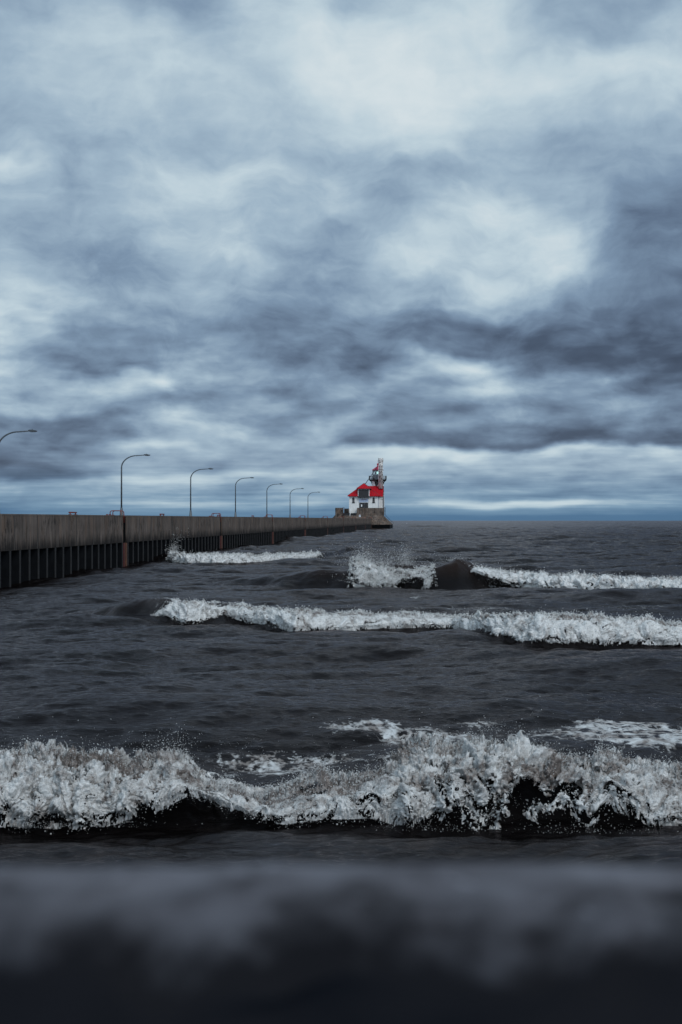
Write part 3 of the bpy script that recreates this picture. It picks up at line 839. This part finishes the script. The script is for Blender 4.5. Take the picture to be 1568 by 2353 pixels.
BR[3] = dict(px=np.linspace(1062, 2150, 920), low=low3, top=top3, Zl=[(1062, 54.0), (1095, 53.7), (1140, 53.4), (1190, 53.4), (1260, 52.4), (1568, 49.6), (2200, 48.5)], dt=1.0, db=1.2, nv=70, amp=.075, zb=.4)
BR[4] = dict(px=np.linspace(383, 745, 600), low=low4, top=top4, Zl=[(383, 86), (405, 82.5), (430, 80.5), (500, 79.5), (600, 81), (700, 86), (745, 90)], dt=1.1, db=1.5, nv=70, amp=.08, zb=.4)
BR[5] = dict(px=np.linspace(800, 1005, 460), low=low3m, top=top3m, Zl=51.8, dt=2.0, db=1.2, nv=110, amp=.10, zb=.5)
def body(k, px):
    B = BR[k]
    lo = interp(px, B['low']); tp = interp(px, B['top'])
    if isinstance(B['Zl'], list): Zl = interp(px, B['Zl']); zl = zat(lo, Zl)
    elif B['Zl']: Zl = np.full_like(px, B['Zl']); zl = zat(lo, Zl)
    else:
        zl = np.full_like(px, .04); Zl = (H-zl)*F/(lo-YH)
    if B['Zl'] is None:      # smooth the plan of the crest a little
        kk = max(3, len(px)//60) | 1
        if len(px) > 50: Zl = np.convolve(np.pad(Zl, kk//2, mode='edge'), np.ones(kk)/kk, 'valid')
    Zt = Zl + B['dt']; zt = zat(tp, Zt)
    return Zl, zl, Zt, zt

# water-surface swell belonging to each breaker: px -> (Z of crest, height)
def curve_tab(k, scale):
    px = BR[k]['px'].astype(float); Zl, zl, Zt, zt = body(k, px); return px, Zt, zt*scale
crest = {}
px, Zt, zt = curve_tab(1, .86); crest[1] = (px, Zt, zt, .78, 1.5)
px, Zt, zt = curve_tab(2, .85); crest[2] = (np.concatenate([[150, 300], px]), np.concatenate([[38.5, 36.9], Zt]), np.concatenate([[.05, .3], zt]), .95, 2.2)
px, Zt, zt = curve_tab(4, .8); crest[4] = (np.concatenate([[300, 370], px, [800, 900]]), np.concatenate([[Zt[0], Zt[0]], Zt, [105, 106]]), np.concatenate([[.1, .3], zt, [.3, .02]]), 1.3, 3.0)
p3 = np.array([350, 500, 580, 650, 720, 780, 815, 860, 930, 985, 1010, 1030, 1048, 1065, 1090, 1120, 1160, 1200, 1300, 1568, 2200], float)
r3 = np.array([1318, 1312, 1306, 1304, 1302, 1300, 1299, 1303, 1306, 1304, 1301, 1291, 1283, 1288, 1299, 1308, 1315, 1320, 1325, 1333, 1338], float)
Z3 = np.array([57, 56, 55, 54.2, 54, 53.8, 53.8, 53.8, 53.8, 53.8, 53.8, 54, 54.2, 54.4, 54.6, 54.8, 55, 54.6, 53.6, 51.4, 50.5], float)
crest[3] = (p3, Z3, zat(r3, Z3), 1.5, 3.2)
def swell(X, Y):
    px = CX + F*X/np.maximum(Y, .5)
    z = np.zeros_like(X)
    for k, (pp, ZZ, AA, wf, wb) in crest.items():
        Zc = np.interp(px, pp, ZZ); A = np.interp(px, pp, AA)
        if k == 1: A = np.where((px < pp[0]) | (px > pp[-1]), .45, A)
        if k in (2, 4): A = A*sstep(pp[0]-10, pp[0]+60, px)
        if k == 4: A = A*(1-sstep(780, 900, px))
        if k == 3: A = A*np.clip((px-430)/390, 0, 1)**1.3*(1+.14*samp(N_G, X/21, Y/60)) + .010*samp(N_E, X/9, Y/7)*sstep(500, 800, px)
        s = Y - Zc - (.22*samp(N_G, X/14+.3, 0*Y+.1*k) if k in (2, 3) else 0)
        f = np.where(s < 0, 1-sstep(0, wf, -s), np.exp(-np.clip(s/wb, 0, 8)**2))
        tr = -.12*np.exp(-((s+wf*1.5)/(wf*.6))**2)
        z += A*(f+tr)
    # broad low swell lines between the breakers
    z += .05*np.sin(Y/2.3+.5*np.sin(X*.3))*sstep(13.5, 17, Y)*(1-sstep(26, 30, Y))
    z += .06*np.sin(Y/3.1+.7*np.sin(X*.21+1))*sstep(35, 38, Y)*(1-sstep(47, 51, Y))
    z -= .42*np.exp(-((X+18)/6)**2)*(1-sstep(62, 100, Y))*sstep(20, 40, Y)
    return z

def build_ocean():
    rr = []; r = 5.0
    while r < 9000:
        rr.append(r)
        r *= 1 + (.0017 if r < 60 else .0017 + .0045*min(1, math.log(r/60)/math.log(20)))
    rr = np.array(rr)
    a1 = np.linspace(-.262, .262, 1080)
    side = .262 + (np.linspace(0, 1, 150)[1:]**1.8)*(.95-.262)
    az = np.concatenate([-side[::-1], a1, side])
    Rr, Az = np.meshgrid(rr, az, indexing='ij')
    X = Rr*np.tan(Az); Y = Rr.copy()          # rows at constant distance ahead
    D = np.hypot(X, Y)
    def tile(W, fade):
        h, dx, dy, Lt = W
        return samp(h, X/Lt, Y/Lt)*fade, samp(dx, X/Lt, Y/Lt)*fade, samp(dy, X/Lt, Y/Lt)*fade
    z = np.zeros_like(X); ox = np.zeros_like(X); oy = np.zeros_like(X)
    for W, f, ch in ((W0, sstep(60, 200, D)*(1-.7*sstep(1500, 5000, D)), .3), (W1_, .85+.75*sstep(28, 90, D)-.5*sstep(700, 2500, D), .7),
                     (W2_, (.75+.5*sstep(40, 110, D))*(1-.7*sstep(300, 900, D)), .8), (W3_, (.9+.0*D)*(1-sstep(90, 220, D)), .5)):
        a, b_, c_ = tile(W, f); z += a; ox += b_*ch; oy += c_*ch
    sw = swell(X, Y)
    calm = 1 - .2*sstep(.1, .4, sw)
    z = z*calm + sw - D*D/(2*6.37e6)
    X2 = X + ox*calm; Y2 = Y + oy*calm
    v = np.stack([X2, Y2, z], -1).reshape(-1, 3)
    me = np_mesh('water', v, grid_faces(len(rr), len(az))[:, ::-1])
    # floating foam coverage
    px = CX + F*X/Y; py = YH + H*F/Y
    n1 = samp(N_D, X/23, Y/13); n2 = samp(N_A, X/9, Y/4)
    def blob(cx, cy, rx, ry): return np.exp(-(((px-cx)/rx)**2+((py-cy)/ry)**2)**1.5)
    cov = np.zeros_like(X)
    for q in ((1000, 1705, 640, 40, .42), (820, 1675, 120, 10, .95), (1000, 1690, 130, 14, .95), (600, 1722, 140, 16, 1.0), (760, 1725, 90, 10, .9), (1090, 1668, 60, 6, .8), (930, 1720, 80, 12, .8), (1420, 1662, 120, 8, .7), (330, 1690, 120, 5, .6), (520, 1748, 100, 12, .6), (680, 1745, 90, 14, .7), (1450, 1690, 150, 26, .85), (1540, 1710, 90, 26, .8), (1250, 1690, 120, 12, .45), (700, 1712, 110, 8, .6),
              (1000, 1407, 260, 4, .42), (1400, 1406, 200, 5, .42), (1300, 1385, 260, 7, .38), (950, 1368, 60, 5, .5), (1500, 1395, 130, 10, .5), (1060, 1372, 90, 6, .35),
              (860, 1340, 60, 8, .6), (1250, 1312, 120, 3, .4), (500, 1302, 150, 3, .3), (200, 1325, 120, 10, .18), (1330, 1930, 60, 6, .45), (100, 1925, 100, 8, .2)):
        cov += q[4]*blob(*q[:4])
    # churned water right under and behind the rollers
    for k in (1, 2, 3, 4):
        p_ = BR[k]['px'].astype(float); Zl, zl, Zt_, zt_ = body(k, p_)
        ss = Y - np.interp(px, p_, Zl); ins = sstep(p_[0]-4, p_[0]+14, px)*(1-sstep(p_[-1]-14, p_[-1]+4, px))
        w = BR[k]['dt']+BR[k]['db']
        if k == 1: cov += .55*sstep(.35, .6, ss)*(1-sstep(w*.8, w*1.7, ss))*ins
        else: cov += .7*sstep(-.1, .2, ss)*(1-sstep(w*.7, w*1.25, ss))*ins
    cov = np.clip(cov*(1+.25*n1+.2*n2), 0, 1)
    at = me.attributes.new('foam', 'FLOAT', 'POINT'); at.data.foreach_set('value', cov.astype(np.float32).ravel())
    # silt-brown thin water in the lifted faces
    me.materials.append(water_mat())
    o = bpy.data.objects.new('water', me); COL.objects.link(o)
    tag(o, kind='structure', label='dark brown choppy lake water')
    return o

def foam_color(t, c):
    n = t.noise(c, 14, 6, .7)
    return n

def water_mat():
    m, t, b = mat('dark_lake_water')
    c = t.node('ShaderNodeTexCoord').outputs['Object']; x, y, z = t.sep(c)
    r1 = t.noise(t.scale(c, 1.0, 1.8, 1.0), 7.0, 5, .62, .3)
    r2 = t.noise(t.scale(c, .55, 1.5, 1.0), 1.1, 6, .66, .2)
    farf = t.mapr(y, 25, 140)
    bh = t.m('ADD', t.m('MULTIPLY', r1, .018), t.m('MULTIPLY', t.m('MULTIPLY', r2, .10), farf))
    nrm = t.bump(bh, .9, 1.0)
    # peat-brown body colour, browner where the water is lifted thin at a crest
    lift = t.mapr(z, .25, .9)
    body_c = t.mixc(lift, (.0036, .0030, .0030, 1), (.014, .008, .0055, 1))
    # lace of foam
    at = t.node('ShaderNodeAttribute', attribute_name='foam').outputs['Fac']
    st = t.scale(c, 1.25, .75, 1.0)
    warp = t.node('ShaderNodeVectorMath', operation='ADD'); t.put(warp.inputs[0], st)
    wn = t.node('ShaderNodeVectorMath', operation='SCALE'); t.put(wn.inputs[0], t.noise(st, 2.0, 4, .6, color=True)); wn.inputs['Scale'].default_value = .9
    t.put(warp.inputs[1], wn.outputs[0])
    vo = t.node('ShaderNodeTexVoronoi', feature='DISTANCE_TO_EDGE'); t.put(vo.inputs['Vector'], warp.outputs[0]); vo.inputs['Scale'].default_value = 4.2
    lace = t.m('SUBTRACT', 1.0, t.m('MULTIPLY', vo.outputs['Distance'], 3.2))
    fn = t.noise(st, 3.4, 8, .68, .5)
    k = t.m('ADD', t.m('MULTIPLY', lace, .33), t.m('MULTIPLY', fn, .72))
    fac = t.mapr(t.m('ADD', k, t.m('MULTIPLY', at, .58)), .94, 1.22)
    fac = t.m('MULTIPLY', fac, t.mapr(at, .02, .12))
    m.node_tree.nodes.remove(b)
    out = m.node_tree.nodes['Material Output']
    df = t.node('ShaderNodeBsdfDiffuse'); t.put(df.inputs['Color'], body_c)
    gl = t.node('ShaderNodeBsdfGlossy'); gl.inputs['Color'].default_value = (.445, .41, .42, 1)
    t.put(gl.inputs['Roughness'], t.mapr(y, 20, 500, .06, .24)); t.put(gl.inputs['Normal'], nrm)
    fr = t.node('ShaderNodeFresnel'); fr.inputs['IOR'].default_value = 1.333; t.put(fr.inputs['Normal'], nrm)
    m1 = t.node('ShaderNodeMixShader'); t.put(m1.inputs[0], fr.outputs[0]); t.l.new(df.outputs[0], m1.inputs[1]); t.l.new(gl.outputs[0], m1.inputs[2])
    fo = t.node('ShaderNodeBsdfDiffuse'); t.put(fo.inputs['Color'], t.mixc(t.mapr(fn, .4, .65), (.22, .20, .19, 1), (.50, .52, .53, 1)))
    m2 = t.node('ShaderNodeMixShader'); t.put(m2.inputs[0], fac); t.l.new(m1.outputs[0], m2.inputs[1]); t.l.new(fo.outputs[0], m2.inputs[2])
    t.l.new(m2.outputs[0], out.inputs[0])
    return m

def foam_mat(name, scale, brown=.02):
    m, t, b = mat(name)
    c = t.node('ShaderNodeTexCoord').outputs['Object']
    at = t.node('ShaderNodeAttribute', attribute_name='brown').outputs['Fac']
    wv = t.node('ShaderNodeVectorMath', operation='MULTIPLY_ADD')
    t.put(wv.inputs[0], t.noise(c, 6*scale, 4, .6, color=True)); wv.inputs[1].default_value = (.16/scale,)*3; t.put(wv.inputs[2], c)
    cw = wv.outputs[0]
    n = t.noise(cw, 9*scale, 7, .68)
    def ridge(sc, det): return t.m('SUBTRACT', 1.0, t.m('MULTIPLY', t.m('ABSOLUTE', t.m('SUBTRACT', t.noise(cw, sc*scale, det, .6), .5)), 5.0), clamp=True)
    r1, r2 = ridge(13, 4), ridge(34, 3)
    web = t.m('MAXIMUM', r1, t.m('MULTIPLY', r2, .9))
    big = t.noise(cw, 2.6*scale, 4, .6)
    thin = t.m('ADD', at, t.m('ADD', t.m('MULTIPLY', t.m('SUBTRACT', n, .5), 2.0), t.m('MULTIPLY', t.m('SUBTRACT', big, .5), 1.3)))
    f = t.mapr(thin, brown, brown+.60)
    fine = t.noise(c, 70*scale, 3, .7)
    web = t.m('MULTIPLY', web, t.mapr(fine, .3, .6, .45, 1.0))
    hi = .80 if brown < .1 else .93
    white = t.mixc(web, (hi*.44, hi*.45, hi*.45, 1), (hi, hi, hi*.99, 1))
    dark = t.mixc(t.m('POWER', web, 2.2), (.034, .021, .016, 1), (.30, .25, .225, 1))
    col = t.mixc(t.m('MULTIPLY', f, .95), white, dark)
    t.put(b.inputs['Base Color'], col)
    b.inputs['Roughness'].default_value = .35
    b.inputs['Specular IOR Level'].default_value = .5
    t.put(b.inputs['Normal'], t.bump(t.m('ADD', n, t.m('MULTIPLY', web, .5)), .55, .012/scale))
    out = m.node_tree.nodes['Material Output']
    tr = t.node('ShaderNodeBsdfTranslucent'); t.put(tr.inputs[0], col)
    mx = t.node('ShaderNodeMixShader'); mx.inputs[0].default_value = .28
    t.l.new(b.outputs[0], mx.inputs[1]); t.l.new(tr.outputs[0], mx.inputs[2]); t.l.new(mx.outputs[0], out.inputs[0])
    return m

ico_v = None
def ico():
    p = (1+5**.5)/2
    v = np.array([(-1,p,0),(1,p,0),(-1,-p,0),(1,-p,0),(0,-1,p),(0,1,p),(0,-1,-p),(0,1,-p),(p,0,-1),(p,0,1),(-p,0,-1),(-p,0,1)], float)
    v /= np.linalg.norm(v[0])
    f = np.array([(0,11,5),(0,5,1),(0,1,7),(0,7,10),(0,10,11),(1,5,9),(5,11,4),(11,10,2),(10,7,6),(7,1,8),(3,9,4),(3,4,2),(3,2,6),(3,6,8),(3,8,9),(4,9,5),(2,4,11),(6,2,10),(8,6,7),(9,8,1)])
    return v, f
IV, IF_ = ico()
def drops_mesh(cen, rad, stretch=None):
    """many separate droplets; returns verts, faces"""
    n = len(cen)
    v = IV[None]*rad[:, None, None]
    if stretch is not None: v = v*stretch[:, None, :]
    v = v + cen[:, None, :]
    f = IF_[None] + (np.arange(n)*12)[:, None, None]
    return v.reshape(-1, 3), f.reshape(-1, 3)

def build_breaker(k, name, label, gscale, thr=1.9, drops=0, strands=0, dsize=(.004, .012), seed=0, hole=None, holecut=None):
    B = BR[k]; g = np.random.default_rng(100+k+seed)
    px = B['px'].astype(float); nu = len(px); nv = B['nv']
    Zl, zl, Zt, zt = body(k, px)
    v = np.linspace(0, 1.45, nv)
    # plan position of column
    PX, V = np.meshgrid(px, v, indexing='ij')
    zl_, zt_, Zl_, Zt_ = (a[:, None] for a in (zl, zt, Zl, Zt))
    hgt = zt_-zl_
    t_ = np.clip(V, 0, 1)
    # front: quadratic bezier, belly pushed towards the viewer
    cY = Zl_ - .10*B['dt'] + 0*V; cZ = zl_ + hgt*.95
    Yf = (1-t_)**2*Zl_ + 2*t_*(1-t_)*cY + t_**2*Zt_
    Zf = (1-t_)**2*zl_ + 2*t_*(1-t_)*cZ + t_**2*zt_
    q = np.clip(V-1, 0, 1)/.45
    Yb = Yf + q*B['db']; Zb = Zf - (q**1.5)*(hgt*B['zb']+.08)
    Zb -= .06*(1-sstep(0, .06, V))                       # tuck the foot in
    X = (PX-CX)/F*Yb
    xf = (px-CX)/F*Zl; Xs = np.concatenate([[0], np.cumsum(np.hypot(np.diff(xf), np.diff(Zl)))])[:, None] + 0*V
    # arc coordinate
    S = np.concatenate([np.zeros((nu, 1)), np.cumsum(np.hypot(np.diff(Yb, axis=1), np.diff(Zb, axis=1)), 1)], 1)
    P = np.stack([X, Yb, Zb], -1)
    def normals(P):
        du = np.gradient(P, axis=0); dv = np.gradient(P, axis=1)
        n = np.cross(du, dv); n /= np.linalg.norm(n, axis=-1, keepdims=True)+1e-9
        return n
    nrm = normals(P); nrm *= np.sign(nrm[..., 2:3].mean()+1e-9) if nrm[..., 2].mean() < 0 else 1
    s = gscale
    lw = S[:, -1:].mean()
    # three displacement octaves; each uses the normals of the last, which folds the lumps over
    a0 = B['amp']; hf = np.clip(hgt/np.percentile(hgt, 80), .45, 1.1)
    off = seed*.37
    wx = samp(N_G, Xs/(3.1*s)+off, S/(3.1*s)+.3)*.06*s; wy = samp(N_G, Xs/(3.1*s)+off+.5, S/(3.1*s)+.1)*.06*s
    d1 = (billow(samp(N_G, (Xs+wx)/(2.6*s)+off, (S+wy)/(2.6*s)))-.7)
    edge = sstep(0, .12, V)*(1-.8*sstep(1.2, 1.45, V))
    ends = sstep(0, .03, (PX-px[0])/(px[-1]-px[0]))*sstep(0, .03, (px[-1]-PX)/(px[-1]-px[0])) if k != 1 else 1
    P = P + nrm*(d1*hf*(1-.45*np.exp(-((V-1)/.2)**2))*a0*1.05*(.35+.65*edge))[..., None]
    def soft(n, ref, w):
        n = n*np.where((n*ref).sum(-1, keepdims=True) < 0, -1, 1)
        for _ in range(3): n = (n + np.roll(n, 1, 0) + np.roll(n, -1, 0) + np.roll(n, 1, 1) + np.roll(n, -1, 1))/5
        n = n*w + ref*(1-w); return n/(np.linalg.norm(n, axis=-1, keepdims=True)+1e-9)
    n2 = soft(normals(P), nrm, .6)
    d2 = billow(samp(N_E, (Xs+wx*2)/(2.0*s)+.3, (S+wy*2)/(2.0*s)))*1.1-.5
    P = P + n2*(d2*hf*a0*.25)[..., None]
    n3 = soft(normals(P), n2, .7)
    d3 = billow(samp(N_F, (Xs+wx*3)/(1.2*s)+.7, (S+wy*3)/(1.2*s)))-.5
    P = P + n3*(d3*hf*a0*.18)[..., None]
    P[..., 2] += (samp(N_A, Xs/(3.1*s), 0*S+.2)*a0*.5)*np.exp(-((V-1)/.25)**2)
    # keep the roller's ends down on the water
    if k != 1: P[..., 2] = P[..., 2]*(.25+.75*ends)
    # holes: where foam is thin the sheet is torn away
    tear = samp(N_A, (Xs+wx*2)/(1.5*s)+.1, (S+wy)/(1.5*s)+.6) + .35*samp(N_C, Xs/(.45*s), S/(.45*s))
    wl = 1.5*(1-sstep(0.0, .16, V)) + 1.9*sstep(1.08, 1.42, V)
    cut = tear + wl
    if k != 1:
        fr_ = (PX-px[0])/(px[-1]-px[0]); L0 = 26/(px[-1]-px[0])
        cut = cut + 2.4*(1-sstep(0, L0, fr_)) + (2.4*(1-sstep(0, L0, 1-fr_)) if px[-1] < 1600 else 0)
    if hole is not None: cut = cut + hole(PX, V, Xs, S)
    keep = cut < thr
    fa = grid_faces(nu, nv)
    kf = keep.ravel()[fa].sum(1) >= 3
    fa = fa[kf]
    vv = P.reshape(-1, 3)
    # brown silt: behind the lip, in hollows
    brown = .10 + .30*np.exp(-((V-1.0)/.22)**2)*(1+.9*samp(N_D, Xs/(4*s), S/(4*s)+.4)) + .22*(d1 < -.45) + .12*samp(N_A, Xs/(1.3*s)+.5, S/(1.3*s))
    brown = brown + (.25*sstep(.5, 1.6, tear))
    if k in (2, 4): brown = brown + .42*np.exp(-((V-.92)/.20)**2)*(.7+.8*samp(N_G, Xs/(3*s)+.6, S/(3*s)+.2))
    if holecut is not None: brown = brown + holecut(PX, V)
    brown = np.clip(brown, 0, 1).ravel()
    # droplets and threads thrown off the surface
    dv = []; df = []
    ok = keep & (V < 1.2)
    idx = np.argwhere(ok)
    allc = []; allr = []; alls = []
    if drops:
        near_edge = (np.abs(cut-thr) < .5) | (np.abs(V-1) < .13) | (V < .12)
        w = np.where(near_edge, 3.0, .7)[ok]; w = w/w.sum()
        pick = idx[g.choice(len(idx), drops, p=w)]
        base = P[pick[:, 0], pick[:, 1]]; nn = n3[pick[:, 0], pick[:, 1]]
        dist = g.exponential(1.0, drops)*a0*.24
        far = g.random(drops) < .06; dist = np.where(far, dist*3.5, dist)
        jit = g.normal(0, 1, (drops, 3))*a0*.16
        c_ = base + nn*dist[:, None] + jit
        c_[:, 2] += np.where(V[pick[:, 0], pick[:, 1]] > .8, g.exponential(1, drops)*a0*.25, -g.exponential(1, drops)*a0*.18*(V[pick[:, 0], pick[:, 1]] < .25))
        r_ = dsize[0] + (dsize[1]-dsize[0])*g.random(drops)**4
        r_ = r_*np.where(dist > a0*.8, .7, 1)
        allc.append(c_); allr.append(r_); st = g.uniform(.7, 1.5, (drops, 3)); alls.append(st)
    if strands:
        cand = np.argwhere(keep & (((V > .82) & (V < 1.08)) | ((V > .03) & (V < .4) & (np.abs(cut-thr) < .5))))
        pk = cand[g.integers(0, len(cand), strands)]
        for (i, j) in pk:
            p0 = P[i, j]; up = V[i, j] > .7
            vel = np.array([g.normal(0, .5), -abs(g.normal(.25, .35)), abs(g.normal(.9, .5)) if up else g.normal(-.1, .4)])
            ln = a0*g.uniform(.4, 1.9)*(1 if g.random() > .12 else 1.9); m_ = 12
            tt = np.linspace(0, 1, m_)
            pts = p0 + vel[None]*(tt*ln)[:, None]; pts[:, 2] -= .9*ln*tt**2*(1 if up else .4)
            pts += g.normal(0, 1, (m_, 3))*dsize[0]*.6
            rr_ = dsize[1]*(1.25-tt*1.0)*g.uniform(.4, .9); gap = g.random(m_) > tt*.55
            allc.append(pts[gap]); allr.append(rr_[gap]); alls.append(np.tile([[1., 1., 1.5]], (gap.sum(), 1)))
    if allc:
        C_, R_, S_ = np.concatenate(allc), np.concatenate(allr), np.concatenate(alls)
        dv, df = drops_mesh(C_, R_, S_)
    me = bpy.data.meshes.new(name)
    # merge roller (quads split to triangles) and droplets
    tri = np.concatenate([fa[:, [0, 1, 2]], fa[:, [0, 2, 3]]])
    if len(dv):
        V_ = np.concatenate([vv, dv]); T_ = np.concatenate([tri, df+len(vv)]); br = np.concatenate([brown, np.full(len(dv), .05)])
    else: V_, T_, br = vv, tri, brown
    used = np.zeros(len(V_), bool); used[T_.ravel()] = True; remap = np.cumsum(used)-1
    me = np_mesh(name, V_[used], remap[T_])
    at = me.attributes.new('brown', 'FLOAT', 'POINT'); at.data.foreach_set('value', br[used].astype(np.float32))
    me.materials.append(foam_mat(name+'_white', 1/s, .03 if k == 1 else .17))
    o = bpy.data.objects.new(name, me); COL.objects.link(o)
    tag(o, label, 'wave foam', None, 'stuff')
    return o

build_ocean()
def hole1(PX, V, Xs, S):
    """the torn dark hollows on the right of the near wave"""
    h = 0
    for cx, cv, rx, rv, a in ((1020, .36, 60, .13, 1.6), (1180, .22, 110, .20, 1.9), (1100, .45, 60, .09, .7), (1320, .26, 95, .19, 1.7), (1240, .40, 60, .08, .9), (1410, .20, 50, .13, 1.1), (1000, .15, 30, .1, .9), (430, .10, 60, .14, 1.0), (620, .75, 90, .12, .5), (230, .93, 130, .07, .6)):
        h = h + a*np.exp(-(((PX-cx)/rx)**2+((V-cv)/rv)**2))
    return h
def brown1(PX, V):
    h = 0
    for cx, cv, rx, rv, a in ((250, .88, 120, .10, .75), (420, .5, 50, .2, .5), (30, .9, 60, .1, .5), (800, .75, 120, .18, .45), (900, .9, 60, .15, .4), (1150, .45, 170, .14, .35), (600, .8, 90, .2, .4), (1300, .55, 60, .15, .4)):
        h = h + a*np.exp(-(((PX-cx)/rx)**2+((V-cv)/rv)**2))
    return h
build_breaker(1, 'breaking_wave_foam', 'large near breaker of torn white and brown foam across the whole view', 1.0, 1.75, 45000, 1500, (.0015, .0055), 0, hole1, brown1)
build_breaker(2, 'breaking_wave_foam', 'middle band of white foam, second line of waves from the viewer', 1.5, 1.9, 40000, 400, (.0035, .013), 1)
build_breaker(3, 'breaking_wave_foam', 'thin white foam line right of the dark peaked wave', 1.8, 2.0, 14000, 140, (.005, .017), 2)
build_breaker(4, 'breaking_wave_foam', 'small white foam line breaking off the pier wall piles', 2.0, 2.0, 12000, 140, (.007, .022), 3)
def hole5(PX, V, Xs, S): return 5*np.exp(-(((PX-944)/27)**2+((V-.12)/.20)**2)**2) + 1.3*np.exp(-(((PX-960)/25)**2+((V-.6)/.25)**2)) + .8*np.exp(-(((PX-835)/25)**2+((V-.6)/.2)**2))
def brown5(PX, V): return .5*np.exp(-((V-.75)/.25)**2)*sstep(850, 880, PX) + .6*np.exp(-(((PX-944)/35)**2+((V-.38)/.12)**2))
build_breaker(5, 'breaking_wave_foam', 'plunging foam with a dark barrel left of the peaked wave', 1.7, 1.15, 24000, 300, (.005, .018), 4, hole5, brown5)

# airborne spray
def spray(name, label, gens, col=.05):
    cs, rs = [], []
    for fn in gens:
        c_, r_ = fn(); cs.append(c_); rs.append(r_)
    v, f = drops_mesh(np.concatenate(cs), np.concatenate(rs))
    me = np_mesh(name, v, f); at = me.attributes.new('brown', 'FLOAT', 'POINT'); at.data.foreach_set('value', np.zeros(len(v), np.float32))
    me.materials.append(foam_mat(name+'_drops', 1.0)); o = bpy.data.objects.new(name, me); COL.objects.link(o)
    tag(o, label, 'spray', None, 'stuff')
def puff(px, row, sx, sy, Z, n, r0, r1, skew=0):
    def fn():
        g = np.random.default_rng(int(px*7+row))
        a = px + g.normal(0, sx, n); b = row - np.abs(g.normal(0, sy, n)); b += skew*(a-px)
        ZZ = Z + g.normal(0, .25, n)
        z = zat(b, ZZ); x = (a-CX)/F*ZZ
        return np.stack([x, ZZ, z], 1), r0+(r1-r0)*g.random(n)**3
    return fn
spray('wave_spray', 'fine white spray thrown above the plunging middle wave', [puff(838, 1296, 14, 20, 53.4, 1300, .004, .014), puff(870, 1300, 40, 16, 53.4, 1500, .004, .012), puff(932, 1300, 10, 24, 53.6, 1300, .003, .012), puff(905, 1300, 50, 20, 53.6, 1500, .003, .010), puff(1046, 1290, 12, 5, 54.3, 500, .004, .012), puff(870, 1340, 40, 22, 51.7, 1600, .004, .014)])
def wallp(px, row, sx, sy, Z, n, r0, r1): return puff(px, row, sx, sy, Z, n, r0, r1)
spray('wave_spray', 'splash of white drops climbing the black piles beside the pier', [puff(397, 1285, 6, 14, 88.5, 1100, .008, .028), puff(404, 1275, 6, 22, 88.8, 400, .007, .020), puff(425, 1240, 12, 12, 88.8, 30, .010, .02)])
spray('wave_spray', 'loose droplets in the air over the near breaker', [puff(405, 1712, 30, 18, 12.2, 160, .0014, .0042), puff(1130, 1680, 25, 12, 12.2, 120, .0014, .0042), puff(1380, 1725, 7, 30, 12.2, 120, .0014, .0045), puff(1250, 1690, 200, 35, 12.4, 130, .0012, .0036), puff(650, 1740, 300, 20, 12.4, 130, .0012, .0036), puff(1000, 1910, 80, 14, 11.5, 220, .0013, .004), puff(1380, 1915, 120, 14, 11.5, 240, .0014, .0042), puff(150, 1900, 120, 8, 11.5, 260, .0013, .004), puff(300, 1718, 150, 14, 12.3, 150, .0012, .0036)])

# ---------------------------------------------------------------- near ledge
def build_ledge():
    nu, nv = 420, 150
    x = np.linspace(-1.6, 1.6, nu)
    # section: down the near face, over the rounded top, down the far face (y, z relative to the eye)
    sec = np.array([(.43, -1.6), (.465, -.60), (.50, -.30), (.515, -.19), (.526, -.158), (.54, -.148), (.57, -.146), (.603, -.146), (.617, -.152), (.625, -.175), (.63, -.35), (.64, -2.2)])
    L_ = np.concatenate([[0], np.cumsum(np.hypot(*np.diff(sec, axis=0).T)**.6)]); v = np.linspace(0, L_[-1], nv)
    sy = np.interp(v, L_, sec[:, 0]); sz = np.interp(v, L_, sec[:, 1])
    Xg, Vg = np.meshgrid(x, np.arange(nv), indexing='ij')
    Y = sy[None]+0*Xg; Z = sz[None]+0*Xg
    nearw = 1-sstep(.50, .60, Y)
    n = samp(N_G, Xg/.55+.2, Y/.55+Z/.9); n2 = samp(N_D, Xg/.5, Y/.5+Z/.6)
    dn = -np.abs(n)
    Y = Y + nearw*(.006*n+.002*n2); Z = Z + .009*nearw*dn + .0006*n2*(Z > -.4)
    vv = np.stack([Xg, Y, Z+H], -1).reshape(-1, 3)
    me = np_mesh('stone_ledge', vv, grid_faces(nu, nv))
    m, t, b = mat('stone_shaded_front')
    c = t.node('ShaderNodeTexCoord').outputs['Object']; xx, yy, zz = t.sep(c)
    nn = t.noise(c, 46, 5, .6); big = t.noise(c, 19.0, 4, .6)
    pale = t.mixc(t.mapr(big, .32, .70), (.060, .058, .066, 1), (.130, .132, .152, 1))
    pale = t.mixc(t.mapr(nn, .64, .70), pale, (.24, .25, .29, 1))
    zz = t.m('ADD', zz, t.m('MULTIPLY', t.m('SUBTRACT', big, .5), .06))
    col = t.mixc(t.mapr(zz, H-.166, H-.150), (.0045, .0045, .0052, 1), pale)  # near face coloured almost black to stand for its shade
    front_shade = t.mapr(t.m('ADD', yy, t.m('MULTIPLY', t.m('SUBTRACT', big, .5), .055)), .500, .585)
    col = t.mixc(front_shade, (.008, .008, .010, 1), col)  # the same shade painted in towards the front edge
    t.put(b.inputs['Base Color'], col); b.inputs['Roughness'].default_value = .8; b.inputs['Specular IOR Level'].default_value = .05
    t.put(b.inputs['Normal'], t.bump(nn, .3, .004))
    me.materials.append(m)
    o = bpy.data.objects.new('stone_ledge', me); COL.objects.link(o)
    tag(o, 'out-of-focus dark stone ledge across the bottom of the view', 'ledge')
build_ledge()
